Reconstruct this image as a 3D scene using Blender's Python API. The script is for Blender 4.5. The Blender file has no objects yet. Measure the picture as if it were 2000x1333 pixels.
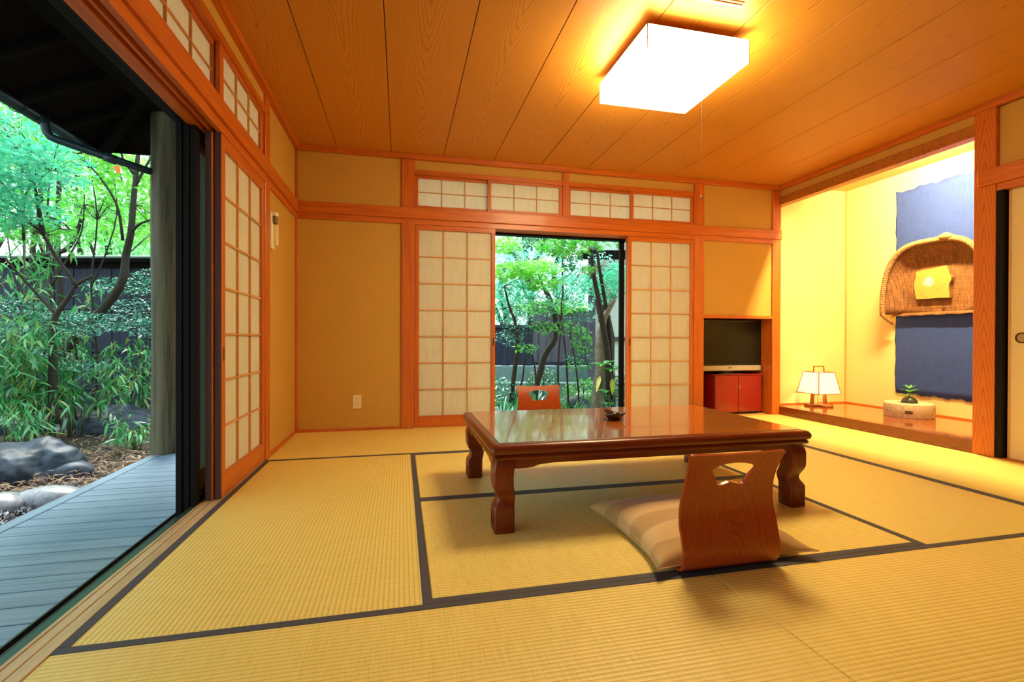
import bpy, bmesh, math, random
import numpy as np
from mathutils import Vector, Matrix

# ------------------------------------------------------------------ camera
S = bpy.context.scene
cam_data = bpy.data.cameras.new('camera')
cam = bpy.data.objects.new('camera', cam_data)
S.collection.objects.link(cam)
S.camera = cam
cam_data.sensor_width = 36.0
cam_data.lens = 938.31 / 2000 * 36
cam_data.clip_start = 0.02
yaw, pitch, roll = [math.radians(a) for a in (12.99685, -0.27358, 0.16256)]
fw = Vector((math.sin(yaw)*math.cos(pitch), math.cos(yaw)*math.cos(pitch), math.sin(pitch)))
rt = Vector((math.cos(yaw), -math.sin(yaw), 0))
up = rt.cross(fw)
rt2 = math.cos(roll)*rt + math.sin(roll)*up
up2 = -math.sin(roll)*rt + math.cos(roll)*up
M = Matrix(((rt2.x, up2.x, -fw.x), (rt2.y, up2.y, -fw.y), (rt2.z, up2.z, -fw.z))).to_4x4()
M.translation = (0, 0, 0.80)
cam.matrix_world = M

# ------------------------------------------------------------------ world, sun, exposure
W = bpy.data.worlds.new('overcast_sky'); S.world = W; W.use_nodes = True
nt = W.node_tree; nt.nodes.clear()
wo = nt.nodes.new('ShaderNodeOutputWorld'); bg = nt.nodes.new('ShaderNodeBackground')
tc = nt.nodes.new('ShaderNodeTexCoord'); sx = nt.nodes.new('ShaderNodeSeparateXYZ')
rp = nt.nodes.new('ShaderNodeValToRGB')
rp.color_ramp.elements[0].position = 0.0; rp.color_ramp.elements[0].color = (0.62, 0.80, 0.78, 1)
rp.color_ramp.elements[1].position = 0.9; rp.color_ramp.elements[1].color = (0.62, 0.86, 1.0, 1)
nt.links.new(tc.outputs['Generated'], sx.inputs[0]); nt.links.new(sx.outputs['Z'], rp.inputs[0])
nt.links.new(rp.outputs[0], bg.inputs[0]); bg.inputs[1].default_value = 2.3
nt.links.new(bg.outputs[0], wo.inputs[0])
sd = bpy.data.lights.new('sun', 'SUN'); sd.energy = 7.0; sd.angle = math.radians(25); sd.color = (1.0, 1.0, 0.88)
sun = bpy.data.objects.new('sun', sd); S.collection.objects.link(sun)
sun.rotation_euler = Vector((0.25, -0.75, -1.35)).to_track_quat('-Z', 'Y').to_euler()
vs = S.view_settings
vs.view_transform = 'Standard'; vs.look = 'None'; vs.gamma = 1.0; vs.exposure = 0.12; vs.use_curve_mapping = False
S.cycles.use_denoising = True
S.cycles.max_bounces = 10; S.cycles.diffuse_bounces = 5; S.cycles.transparent_max_bounces = 12
S.cycles.sample_clamp_indirect = 6.0
LAMP = 40.0; TUBE = 2100.0; BULB = 110.0

random.seed(7); rng = np.random.default_rng(11)

# ------------------------------------------------------------------ materials
MATS = {}
def newmat(name):
    m = bpy.data.materials.new(name); m.use_nodes = True; MATS[name] = m
    return m, m.node_tree, m.node_tree.nodes['Principled BSDF']
def N(nt, t, **kw):
    n = nt.nodes.new('ShaderNode' + t)
    for k, v in kw.items():
        if k.startswith('_'): setattr(n, k[1:], v)
        else: n.inputs[k].default_value = v
    return n
def coat(b, rough, spec=0.5, c=0.0, cr=0.05):
    b.inputs['Roughness'].default_value = rough
    b.inputs['Specular IOR Level'].default_value = spec
    b.inputs['Coat Weight'].default_value = c; b.inputs['Coat Roughness'].default_value = cr
def bump(nt, b, h, strength, dist=0.002):
    n = N(nt, 'Bump'); n.inputs['Strength'].default_value = strength; n.inputs['Distance'].default_value = dist
    nt.links.new(h, n.inputs['Height']); nt.links.new(n.outputs[0], b.inputs['Normal'])
def ramp(nt, stops, fac):
    r = N(nt, 'ValToRGB'); cr = r.color_ramp
    while len(cr.elements) < len(stops): cr.elements.new(0.5)
    for e, (p, c) in zip(cr.elements, stops): e.position = p; e.color = (*c, 1)
    nt.links.new(fac, r.inputs[0]); return r
def pos(nt, scale, rnd=0.0):
    g = N(nt, 'NewGeometry'); mp = N(nt, 'Mapping'); mp.inputs['Scale'].default_value = scale
    src = g.outputs['Position']
    if rnd:
        oi = N(nt, 'ObjectInfo'); vm = N(nt, 'VectorMath', _operation='SCALE')
        cx = N(nt, 'CombineXYZ'); 
        for i in range(3): nt.links.new(oi.outputs['Random'], cx.inputs[i])
        nt.links.new(cx.outputs[0], vm.inputs[0]); vm.inputs['Scale'].default_value = rnd
        va = N(nt, 'VectorMath', _operation='ADD'); nt.links.new(src, va.inputs[0]); nt.links.new(vm.outputs[0], va.inputs[1]); src = va.outputs[0]
    nt.links.new(src, mp.inputs['Vector']); return mp.outputs[0]
def wood(name, dark, light, axis='z', rough=0.45, c=0.0, fine=1.0, bmp=0.15):
    """straight grained timber, the grain runs along the axis"""
    m, nt, b = newmat(name)
    sc = {'x': (1.2, 26, 26), 'y': (26, 1.2, 26), 'z': (26, 26, 1.2)}[axis]
    v = pos(nt, tuple(s*fine for s in sc), 7.0)
    n1 = N(nt, 'TexNoise', Scale=1.6, Detail=5.0, Roughness=0.6); nt.links.new(v, n1.inputs['Vector'])
    n2 = N(nt, 'TexNoise', Scale=7.0, Detail=3.0, Roughness=0.5); nt.links.new(v, n2.inputs['Vector'])
    mx = N(nt, 'Math', _operation='MULTIPLY_ADD'); nt.links.new(n2.outputs[0], mx.inputs[0]); mx.inputs[1].default_value = 0.35
    nt.links.new(n1.outputs[0], mx.inputs[2])
    r = ramp(nt, [(0.42, dark), (0.78, light)], mx.outputs[0])
    nt.links.new(r.outputs[0], b.inputs['Base Color']); coat(b, rough, 0.5, c)
    bump(nt, b, mx.outputs[0], bmp); return m
def cathedral(name, dark, light, line, axis='y', k=11.0, rough=0.4, c=0.0, freq=9.0, side=1.0, sign=1, cross=None, amp=0.5, mask=0):
    """flat sawn timber: nested pointed arcs down the middle of each board (object space)"""
    m, nt, b = newmat(name)
    t = N(nt, 'TexCoord'); oi = N(nt, 'ObjectInfo')
    s = N(nt, 'SeparateXYZ'); nt.links.new(t.outputs['Object'], s.inputs[0])
    al = {'x': 'X', 'y': 'Y', 'z': 'Z'}[axis]; cr = {'x': 'Y', 'y': 'X', 'z': 'Y'}[axis]
    cr = cross or cr
    mp = N(nt, 'Mapping'); mp.inputs['Scale'].default_value = {'x': (0.8, 4, 4), 'y': (4, 0.8, 4), 'z': (4, 4, 0.8)}[axis]
    nt.links.new(t.outputs['Object'], mp.inputs[0])
    cx = N(nt, 'CombineXYZ')
    sc = N(nt, 'Math', _operation='MULTIPLY'); nt.links.new(oi.outputs['Random'], sc.inputs[0]); sc.inputs[1].default_value = 20
    for i in range(3): nt.links.new(sc.outputs[0], cx.inputs[i])
    nt.links.new(cx.outputs[0], mp.inputs['Location'])
    ns = N(nt, 'TexNoise', Scale=1.1, Detail=4.0, Roughness=0.55); nt.links.new(mp.outputs[0], ns.inputs['Vector'])
    ab = N(nt, 'Math', _operation='ABSOLUTE'); nt.links.new(s.outputs[cr], ab.inputs[0])
    pw = N(nt, 'Math', _operation='POWER'); nt.links.new(ab.outputs[0], pw.inputs[0]); pw.inputs[1].default_value = 1.25
    a1 = N(nt, 'Math', _operation='MULTIPLY'); nt.links.new(pw.outputs[0], a1.inputs[0]); a1.inputs[1].default_value = k*side
    a2 = N(nt, 'Math', _operation='MULTIPLY_ADD'); nt.links.new(s.outputs[al], a2.inputs[0]); a2.inputs[1].default_value = 0.9*sign
    nt.links.new(a1.outputs[0], a2.inputs[2])
    a3 = N(nt, 'Math', _operation='MULTIPLY_ADD'); nt.links.new(ns.outputs[0], a3.inputs[0]); a3.inputs[1].default_value = amp
    nt.links.new(a2.outputs[0], a3.inputs[2])
    a4 = N(nt, 'Math', _operation='MULTIPLY'); nt.links.new(a3.outputs[0], a4.inputs[0]); a4.inputs[1].default_value = freq
    fr = N(nt, 'Math', _operation='FRACT'); nt.links.new(a4.outputs[0], fr.inputs[0])
    r = ramp(nt, [(0.0, line), (0.10, dark), (0.35, light), (0.8, light), (1.0, dark)], fr.outputs[0])
    if mask:
        mk = N(nt, 'MapRange'); nt.links.new(ab.outputs[0], mk.inputs[0]); mk.inputs[1].default_value = mask*0.45; mk.inputs[2].default_value = mask*1.3; mk.inputs[3].default_value = 0.0; mk.inputs[4].default_value = 0.8
        mq = N(nt, 'MixRGB'); nt.links.new(mk.outputs[0], mq.inputs[0]); nt.links.new(r.outputs[0], mq.inputs[1]); mq.inputs[2].default_value = (*[(p+q)/2 for p, q in zip(dark, light)], 1); r = mq
    mp2 = pos(nt, {'x': (2, 90, 90), 'y': (90, 2, 90), 'z': (90, 90, 2)}[axis], 5.0)
    n2 = N(nt, 'TexNoise', Scale=1.5, Detail=2.0); nt.links.new(mp2, n2.inputs['Vector'])
    mm = N(nt, 'MixRGB', _blend_type='MULTIPLY'); mm.inputs[0].default_value = 0.18
    nt.links.new(r.outputs[0], mm.inputs[1]); nt.links.new(n2.outputs[0], mm.inputs[2])
    nt.links.new(mm.outputs[0], b.inputs['Base Color']); coat(b, rough, 0.45, c)
    return m
def plain(name, col, rough=0.5, metal=0.0, c=0.0, spec=0.5, noise=0.0, nscale=60.0, bmp=0.0):
    m, nt, b = newmat(name); b.inputs['Base Color'].default_value = (*col, 1); coat(b, rough, spec, c)
    b.inputs['Metallic'].default_value = metal
    if noise or bmp:
        v = pos(nt, (nscale,)*3); n = N(nt, 'TexNoise', Scale=1.0, Detail=4.0, Roughness=0.6); nt.links.new(v, n.inputs['Vector'])
        if noise:
            r = ramp(nt, [(0.3, tuple(x*(1-noise) for x in col)), (0.7, tuple(min(1, x*(1+noise)) for x in col))], n.outputs[0])
            nt.links.new(r.outputs[0], b.inputs['Base Color'])
        if bmp: bump(nt, b, n.outputs[0], bmp)
    return m
def emis(name, col, st):
    m, nt, b = newmat(name); nt.nodes.remove(b)
    e = N(nt, 'Emission'); e.inputs[0].default_value = (*col, 1); e.inputs[1].default_value = st
    nt.links.new(e.outputs[0], nt.nodes['Material Output'].inputs[0]); return m
def tatami(name, axis):
    """rush weave: ribs along the long side, fine rushes across"""
    m, nt, b = newmat(name)
    g = N(nt, 'NewGeometry'); s = N(nt, 'SeparateXYZ'); nt.links.new(g.outputs['Position'], s.inputs[0])
    c, l = ('X', 'Y') if axis == 'y' else ('Y', 'X')
    def wave(o, per):
        mu = N(nt, 'Math', _operation='MULTIPLY'); nt.links.new(s.outputs[o], mu.inputs[0]); mu.inputs[1].default_value = 2*math.pi/per
        w = N(nt, 'Math', _operation='SINE'); nt.links.new(mu.outputs[0], w.inputs[0]); return w.outputs[0]
    w1 = wave(c, 0.0155); w2 = wave(l, 0.0042)
    v = pos(nt, (14, 260, 60) if axis == 'y' else (260, 14, 60), 3.0)
    # fine rushes lie across the ribs
    v = pos(nt, (9, 240, 60) if axis == 'y' else (240, 9, 60), 3.0)
    n = N(nt, 'TexNoise', Scale=1.0, Detail=3.0); nt.links.new(v, n.inputs['Vector'])
    big = N(nt, 'TexNoise', Scale=1.2, Detail=2.0); nt.links.new(g.outputs['Position'], big.inputs['Vector'])
    r = ramp(nt, [(0.25, (0.80, 0.59, 0.14)), (0.5, (0.88, 0.675, 0.18)), (0.8, (0.92, 0.735, 0.23))], n.outputs[0])
    rr = ramp(nt, [(0.0, (0.70, 0.62, 0.48)), (0.28, (1, 1, 1)), (1.0, (1, 1, 1))], None or N(nt, 'Math', _operation='MULTIPLY_ADD').outputs[0])
    ma = rr.inputs[0].links[0].from_node; nt.links.new(w1, ma.inputs[0]); ma.inputs[1].default_value = 0.5; ma.inputs[2].default_value = 0.5
    m1 = N(nt, 'MixRGB', _blend_type='MULTIPLY'); m1.inputs[0].default_value = 0.75
    nt.links.new(r.outputs[0], m1.inputs[1]); nt.links.new(rr.outputs[0], m1.inputs[2])
    r3 = ramp(nt, [(0.3, (0.93, 0.95, 0.88)), (0.7, (1, 1, 1))], big.outputs[0])
    m2 = N(nt, 'MixRGB', _blend_type='MULTIPLY'); m2.inputs[0].default_value = 1.0
    nt.links.new(m1.outputs[0], m2.inputs[1]); nt.links.new(r3.outputs[0], m2.inputs[2])
    nt.links.new(m2.outputs[0], b.inputs['Base Color'])
    h = N(nt, 'Math', _operation='MULTIPLY_ADD'); nt.links.new(w2, h.inputs[0]); h.inputs[1].default_value = 0.25; nt.links.new(w1, h.inputs[2])
    bump(nt, b, h.outputs[0], 0.35, 0.0012); coat(b, 0.42, 0.55); return m
def papermat(name, col, tr=0.55, emit=0.0):
    m, nt, b = newmat(name); nt.nodes.remove(b)
    v = pos(nt, (30, 30, 7)); n = N(nt, 'TexNoise', Scale=1.0, Detail=6.0, Roughness=0.7); nt.links.new(v, n.inputs['Vector'])
    r = ramp(nt, [(0.3, tuple(x*0.9 for x in col)), (0.7, col)], n.outputs[0])
    d = N(nt, 'BsdfDiffuse'); t = N(nt, 'BsdfTranslucent'); mx = N(nt, 'MixShader'); mx.inputs[0].default_value = tr
    nt.links.new(r.outputs[0], d.inputs[0]); nt.links.new(r.outputs[0], t.inputs[0])
    nt.links.new(d.outputs[0], mx.inputs[1]); nt.links.new(t.outputs[0], mx.inputs[2]); out = mx.outputs[0]
    if emit:
        e = N(nt, 'Emission'); e.inputs[0].default_value = (1.0, 0.80, 0.50, 1); e.inputs[1].default_value = emit
        ad = N(nt, 'AddShader'); nt.links.new(out, ad.inputs[0]); nt.links.new(e.outputs[0], ad.inputs[1]); out = ad.outputs[0]
    nt.links.new(out, nt.nodes['Material Output'].inputs[0]); return m
def leafmat(name, cols, tr=0.45, rough=0.45, gloss=0.12):
    m, nt, b = newmat(name); nt.nodes.remove(b)
    g = N(nt, 'NewGeometry'); n = len(cols)
    r = ramp(nt, [(i/(max(1, n-1)), c) for i, c in enumerate(cols)], g.outputs['Random Per Island'])
    d = N(nt, 'BsdfDiffuse'); t = N(nt, 'BsdfTranslucent'); gl = N(nt, 'BsdfGlossy', Roughness=rough)
    nt.links.new(r.outputs[0], d.inputs[0]); nt.links.new(r.outputs[0], t.inputs[0])
    mx = N(nt, 'MixShader'); mx.inputs[0].default_value = tr; nt.links.new(d.outputs[0], mx.inputs[1]); nt.links.new(t.outputs[0], mx.inputs[2])
    m2 = N(nt, 'MixShader'); m2.inputs[0].default_value = gloss; nt.links.new(mx.outputs[0], m2.inputs[1]); nt.links.new(gl.outputs[0], m2.inputs[2])
    nt.links.new(m2.outputs[0], nt.nodes['Material Output'].inputs[0]); return m
def glassmat(name):
    m, nt, b = newmat(name); nt.nodes.remove(b)
    t = N(nt, 'BsdfTransparent'); t.inputs[0].default_value = (0.93, 0.97, 0.95, 1); gl = N(nt, 'BsdfGlossy', Roughness=0.02)
    f = N(nt, 'Fresnel', IOR=1.45); mx = N(nt, 'MixShader'); nt.links.new(f.outputs[0], mx.inputs[0])
    nt.links.new(t.outputs[0], mx.inputs[1]); nt.links.new(gl.outputs[0], mx.inputs[2])
    nt.links.new(mx.outputs[0], nt.nodes['Material Output'].inputs[0]); return m

WD, WL = (0.40, 0.080, 0.005), (0.58, 0.140, 0.010)
for ax in 'xyz': wood('cedar_' + ax, WD, WL, ax, 0.40, 0.06)
for ax in 'xyz': wood('cedar_pale_' + ax, (0.50, 0.22, 0.055), (0.70, 0.36, 0.11), ax, 0.45)
wood('sill_wood', (0.42, 0.27, 0.12), (0.62, 0.44, 0.22), 'y', 0.4, 0.2)
cathedral('post_wood', (0.55, 0.125, 0.012), (0.64, 0.17, 0.018), (0.42, 0.06, 0.004), 'z', 14, 0.35, 0.2, 7.0)
cathedral('ceiling_wood', (0.57, 0.225, 0.022), (0.64, 0.275, 0.030), (0.36, 0.12, 0.008), 'y', 15, 0.5, 0.0, 5.5, sign=1, amp=1.1, mask=0.12)
cathedral('alcove_wood', (0.27, 0.055, 0.005), (0.35, 0.085, 0.008), (0.18, 0.030, 0.003), 'y', 14, 0.12, 0.8, 5.0, amp=0.9)
cathedral('kamachi_wood', (0.17, 0.030, 0.003), (0.24, 0.048, 0.005), (0.09, 0.013, 0.002), 'y', 16, 0.25, 0.5, 7.0, cross='Z', amp=0.9)
cathedral('chair_wood', (0.32, 0.045, 0.005), (0.40, 0.062, 0.007), (0.29, 0.038, 0.004), 'z', 7, 0.32, 0.2, 13.0, cross='X', amp=1.6)
wood('table_wood', (0.09, 0.010, 0.002), (0.16, 0.020, 0.003), 'x', 0.30, 0.12)
wood('table_wood_z', (0.10, 0.011, 0.002), (0.18, 0.022, 0.003), 'z', 0.32, 0.1)
wood('table_top_wood', (0.22, 0.050, 0.008), (0.42, 0.120, 0.018), 'x', 0.16, 0.6, 0.6, 0.02)
plain('table_groove', (0.03, 0.008, 0.003), 0.3)
plain('wall_paper', (0.56, 0.325, 0.060), 0.85, noise=0.10, nscale=260, bmp=0.12)
plain('alcove_plaster', (0.74, 0.57, 0.23), 0.85, noise=0.07, nscale=200, bmp=0.08)
plain('fusuma_paper', (0.72, 0.53, 0.22), 0.8, noise=0.04, nscale=180)
plain('dark_gap', (0.01, 0.008, 0.006), 0.6)
tatami('tatami_y', 'y'); tatami('tatami_x', 'x')
plain('cloth_border_fabric', (0.058, 0.055, 0.064), 0.7, noise=0.25, nscale=500, bmp=0.3)
papermat('shoji_paper', (0.95, 0.93, 0.80), 0.42)
wood('dark_frame', (0.003, 0.002, 0.002), (0.007, 0.004, 0.004), 'z', 0.6, 0.0)
MATS['dark_frame'].node_tree.nodes['Principled BSDF'].inputs['Specular IOR Level'].default_value = 0.15
wood('dark_edge_wood', (0.035, 0.010, 0.004), (0.07, 0.018, 0.006), 'z', 0.6)  # dark brown standing for the shade on the left shoji edges
plain('dark_metal', (0.012, 0.010, 0.011), 0.35, 0.3)
plain('sill_metal', (0.02, 0.055, 0.04), 0.35, 0.2)
glassmat('window_glass')
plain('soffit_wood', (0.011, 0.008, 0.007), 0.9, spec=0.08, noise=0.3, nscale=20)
plain('gutter_metal', (0.02, 0.05, 0.07), 0.35, 0.2, spec=0.6)
wood('deck_wood', (0.11, 0.16, 0.24), (0.22, 0.31, 0.43), 'x', 0.4, 0.0)
wood('deck_wood_y', (0.11, 0.16, 0.24), (0.22, 0.31, 0.43), 'y', 0.4, 0.0)
wood('log_wood', (0.018, 0.013, 0.007), (0.15, 0.125, 0.065), 'z', 0.7, 0, 0.5, 0.6)
wood('fence_wood', (0.010, 0.011, 0.024), (0.035, 0.038, 0.075), 'z', 0.8)
wood('fence_wood_pale', (0.075, 0.07, 0.10), (0.16, 0.14, 0.18), 'z', 0.8)
plain('fence_cap', (0.055, 0.11, 0.10), 0.5, noise=0.3, nscale=8)
plain('concrete', (0.20, 0.30, 0.30), 0.85, noise=0.2, nscale=14, bmp=0.2)
plain('pale_stucco', (0.80, 0.92, 0.85), 0.85, noise=0.05, nscale=20)
plain('soil', (0.05, 0.035, 0.022), 0.95, noise=0.5, nscale=30, bmp=0.8)
plain('rock_dark', (0.030, 0.042, 0.070), 0.5, noise=0.75, nscale=11, bmp=1.0, spec=0.6)
plain('rock_pale', (0.24, 0.24, 0.27), 0.38, noise=0.35, nscale=30, bmp=0.3, spec=0.7)
plain('bark_dark', (0.040, 0.028, 0.018), 0.8, noise=0.5, nscale=40, bmp=0.6)
plain('bark_pale', (0.28, 0.25, 0.20), 0.8, noise=0.45, nscale=22, bmp=0.5)
plain('bamboo_stem', (0.10, 0.15, 0.04), 0.5, noise=0.3, nscale=20)
leafmat('leaf_teal', [(0.06, 0.50, 0.28), (0.10, 0.70, 0.42), (0.18, 0.85, 0.58)], 0.5)
leafmat('leaf_green', [(0.05, 0.40, 0.03), (0.12, 0.62, 0.05), (0.25, 0.80, 0.12)], 0.55)
leafmat('leaf_lime', [(0.12, 0.58, 0.02), (0.25, 0.78, 0.05), (0.50, 0.90, 0.20)], 0.6)
leafmat('leaf_bamboo', [(0.01, 0.16, 0.03), (0.02, 0.26, 0.07), (0.08, 0.50, 0.12), (0.20, 0.62, 0.16), (0.40, 0.40, 0.08)], 0.4)
leafmat('leaf_shrub', [(0.02, 0.22, 0.12), (0.05, 0.42, 0.26), (0.14, 0.58, 0.44)], 0.3, 0.3, 0.25)
leafmat('leaf_dark', [(0.015, 0.10, 0.03), (0.03, 0.22, 0.06), (0.05, 0.32, 0.10)], 0.3)
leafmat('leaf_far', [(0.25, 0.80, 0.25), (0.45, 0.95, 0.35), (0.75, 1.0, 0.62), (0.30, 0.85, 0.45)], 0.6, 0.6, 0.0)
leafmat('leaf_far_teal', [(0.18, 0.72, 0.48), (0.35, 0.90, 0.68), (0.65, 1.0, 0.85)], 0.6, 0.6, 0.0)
leafmat('leaf_yellow', [(0.65, 0.70, 0.02), (0.75, 0.75, 0.05)], 0.4)
leafmat('leaf_red', [(0.60, 0.10, 0.03), (0.70, 0.20, 0.05)], 0.4)
leafmat('leaf_dead', [(0.10, 0.045, 0.022), (0.22, 0.11, 0.05), (0.42, 0.26, 0.15), (0.10, 0.06, 0.05)], 0.1, 0.6, 0.05)
leafmat('gravel_bits', [(0.3, 0.3, 0.36), (0.5, 0.48, 0.52), (0.16, 0.16, 0.2)], 0.0, 0.6, 0.05)
plain('white_plastic', (0.78, 0.66, 0.36), 0.4)
plain('white_plastic_bright', (0.9, 0.85, 0.65), 0.35)
plain('smoky_window', (0.20, 0.13, 0.05), 0.15)
plain('slot_dark', (0.06, 0.04, 0.02), 0.6)
plain('tv_screen', (0.010, 0.008, 0.004), 0.2, spec=0.15)
plain('tv_black', (0.012, 0.010, 0.010), 0.4)
plain('tv_silver', (0.42, 0.36, 0.28), 0.35, 0.3)
plain('red_lacquer', (0.22, 0.006, 0.003), 0.3, c=0.3)
plain('brass', (0.55, 0.38, 0.18), 0.35, 0.9)
plain('black_ceramic', (0.012, 0.010, 0.008), 0.12, c=0.8)
plain('stone_planter', (0.50, 0.40, 0.24), 0.9, noise=0.28, nscale=60, bmp=0.8)
plain('dark_hole', (0.07, 0.025, 0.008), 0.8)
plain('moss_ball', (0.03, 0.028, 0.022), 0.4, noise=0.3)
plain('linen_black', (0.03, 0.025, 0.02), 0.8)
wood('lamp_wood', (0.20, 0.050, 0.010), (0.34, 0.10, 0.02), 'z', 0.4)
papermat('lamp_paper', (0.92, 0.84, 0.66), 0.6, 0.55)
emis('lamp_shade_glow', (1.0, 0.79, 0.42), LAMP)
emis('tube_glow', (1.0, 0.78, 0.36), TUBE)
emis('bulb_glow', (1.0, 0.74, 0.40), BULB)

def burl():
    m, nt, b = newmat('burl_wood'); v = pos(nt, (16, 16, 22))
    n = N(nt, 'TexNoise', Scale=1.6, Detail=6.0, Roughness=0.7, Distortion=2.2); nt.links.new(v, n.inputs['Vector'])
    r = ramp(nt, [(0.36, (0.17, 0.045, 0.006)), (0.52, (0.46, 0.17, 0.025)), (0.66, (0.30, 0.085, 0.012))], n.outputs[0])
    nt.links.new(r.outputs[0], b.inputs['Base Color']); coat(b, 0.4); return m
burl()
def indigo():
    m, nt, b = newmat('indigo_cloth')
    v = pos(nt, (8, 420, 8)); n = N(nt, 'TexNoise', Scale=1.0, Detail=2.0); nt.links.new(v, n.inputs['Vector'])
    v2 = pos(nt, (8, 8, 520)); n2 = N(nt, 'TexNoise', Scale=1.0, Detail=2.0); nt.links.new(v2, n2.inputs['Vector'])
    a = N(nt, 'Math', _operation='ADD'); nt.links.new(n.outputs[0], a.inputs[0]); nt.links.new(n2.outputs[0], a.inputs[1])
    r = ramp(nt, [(0.7, (0.016, 0.032, 0.125)), (1.0, (0.032, 0.060, 0.24))], a.outputs[0])
    nt.links.new(r.outputs[0], b.inputs['Base Color']); coat(b, 0.9, 0.2); bump(nt, b, a.outputs[0], 0.4, 0.001); return m
indigo()
def basketmat():
    m, nt, b = newmat('woven_bark')
    t = N(nt, 'TexCoord'); mp = N(nt, 'Mapping'); mp.inputs['Scale'].default_value = (1, 1, 1); nt.links.new(t.outputs['Object'], mp.inputs[0])
    br = N(nt, 'TexBrick'); s = N(nt, 'SeparateXYZ'); c = N(nt, 'CombineXYZ')
    nt.links.new(mp.outputs[0], s.inputs[0]); nt.links.new(s.outputs['Z'], c.inputs['X']); nt.links.new(s.outputs['Y'], c.inputs['Y']); nt.links.new(c.outputs[0], br.inputs['Vector'])
    br.inputs['Scale'].default_value = 9.0; br.inputs['Brick Width'].default_value = 0.55; br.inputs['Row Height'].default_value = 0.16
    br.inputs['Color1'].default_value = (0.26, 0.10, 0.022, 1); br.inputs['Color2'].default_value = (0.17, 0.058, 0.012, 1); br.inputs['Mortar'].default_value = (0.10, 0.035, 0.008, 1)
    br.inputs['Mortar Size'].default_value = 0.012
    v = pos(nt, (60, 60, 12)); n = N(nt, 'TexNoise', Scale=1.0, Detail=5.0); nt.links.new(v, n.inputs['Vector'])
    mx = N(nt, 'MixRGB', _blend_type='MULTIPLY'); mx.inputs[0].default_value = 0.7; nt.links.new(br.outputs[0], mx.inputs[1])
    r = ramp(nt, [(0.3, (0.5, 0.5, 0.5)), (0.7, (1.3, 1.3, 1.3))], n.outputs[0]); nt.links.new(r.outputs[0], mx.inputs[2])
    nt.links.new(mx.outputs[0], b.inputs['Base Color']); coat(b, 0.7); bump(nt, b, br.outputs['Fac'], 0.5, -0.002); return m
basketmat()
plain('rim_vine', (0.32, 0.17, 0.06), 0.8, noise=0.45, nscale=60, bmp=0.5)
plain('bark_edge', (0.22, 0.10, 0.03), 0.8, noise=0.4, nscale=60, bmp=0.6)
def plaque_mat():
    m, nt, b = newmat('plaque_wood')
    t = N(nt, 'TexCoord'); v = N(nt, 'VectorMath', _operation='LENGTH'); nt.links.new(t.outputs['Object'], v.inputs[0])
    ns = N(nt, 'TexNoise', Scale=26.0, Detail=4.0); nt.links.new(t.outputs['Object'], ns.inputs['Vector'])
    a = N(nt, 'Math', _operation='MULTIPLY_ADD'); nt.links.new(ns.outputs[0], a.inputs[0]); a.inputs[1].default_value = 0.05; nt.links.new(v.outputs['Value'], a.inputs[2])
    r = ramp(nt, [(0.055, (0.62, 0.58, 0.42)), (0.075, (0.36, 0.25, 0.055)), (0.4, (0.38, 0.25, 0.05))], a.outputs[0])
    nt.links.new(r.outputs[0], b.inputs['Base Color']); coat(b, 0.35, 0.5, 0.3); return m
plaque_mat()
def cushionmat():
    m, nt, b = newmat('cushion_fabric')
    t = N(nt, 'TexCoord'); s = N(nt, 'SeparateXYZ'); nt.links.new(t.outputs['Object'], s.inputs[0])
    mu = N(nt, 'Math', _operation='MULTIPLY'); nt.links.new(s.outputs['Y'], mu.inputs[0]); mu.inputs[1].default_value = 2*math.pi/0.20
    sn = N(nt, 'Math', _operation='SINE'); nt.links.new(mu.outputs[0], sn.inputs[0])
    st = ramp(nt, [(0.46, (0.46, 0.28, 0.095)), (0.54, (0.60, 0.39, 0.155))], N(nt, 'Math', _operation='MULTIPLY_ADD').outputs[0])
    ma = st.inputs[0].links[0].from_node; nt.links.new(sn.outputs[0], ma.inputs[0]); ma.inputs[1].default_value = 0.5; ma.inputs[2].default_value = 0.5
    v = pos(nt, (600,)*3); n = N(nt, 'TexNoise', Scale=1.0); nt.links.new(v, n.inputs['Vector'])
    nt.links.new(st.outputs[0], b.inputs['Base Color']); coat(b, 0.85, 0.2); bump(nt, b, n.outputs[0], 0.2, 0.0006)
    b.inputs['Sheen Weight'].default_value = 0.3; return m
cushionmat()

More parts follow.
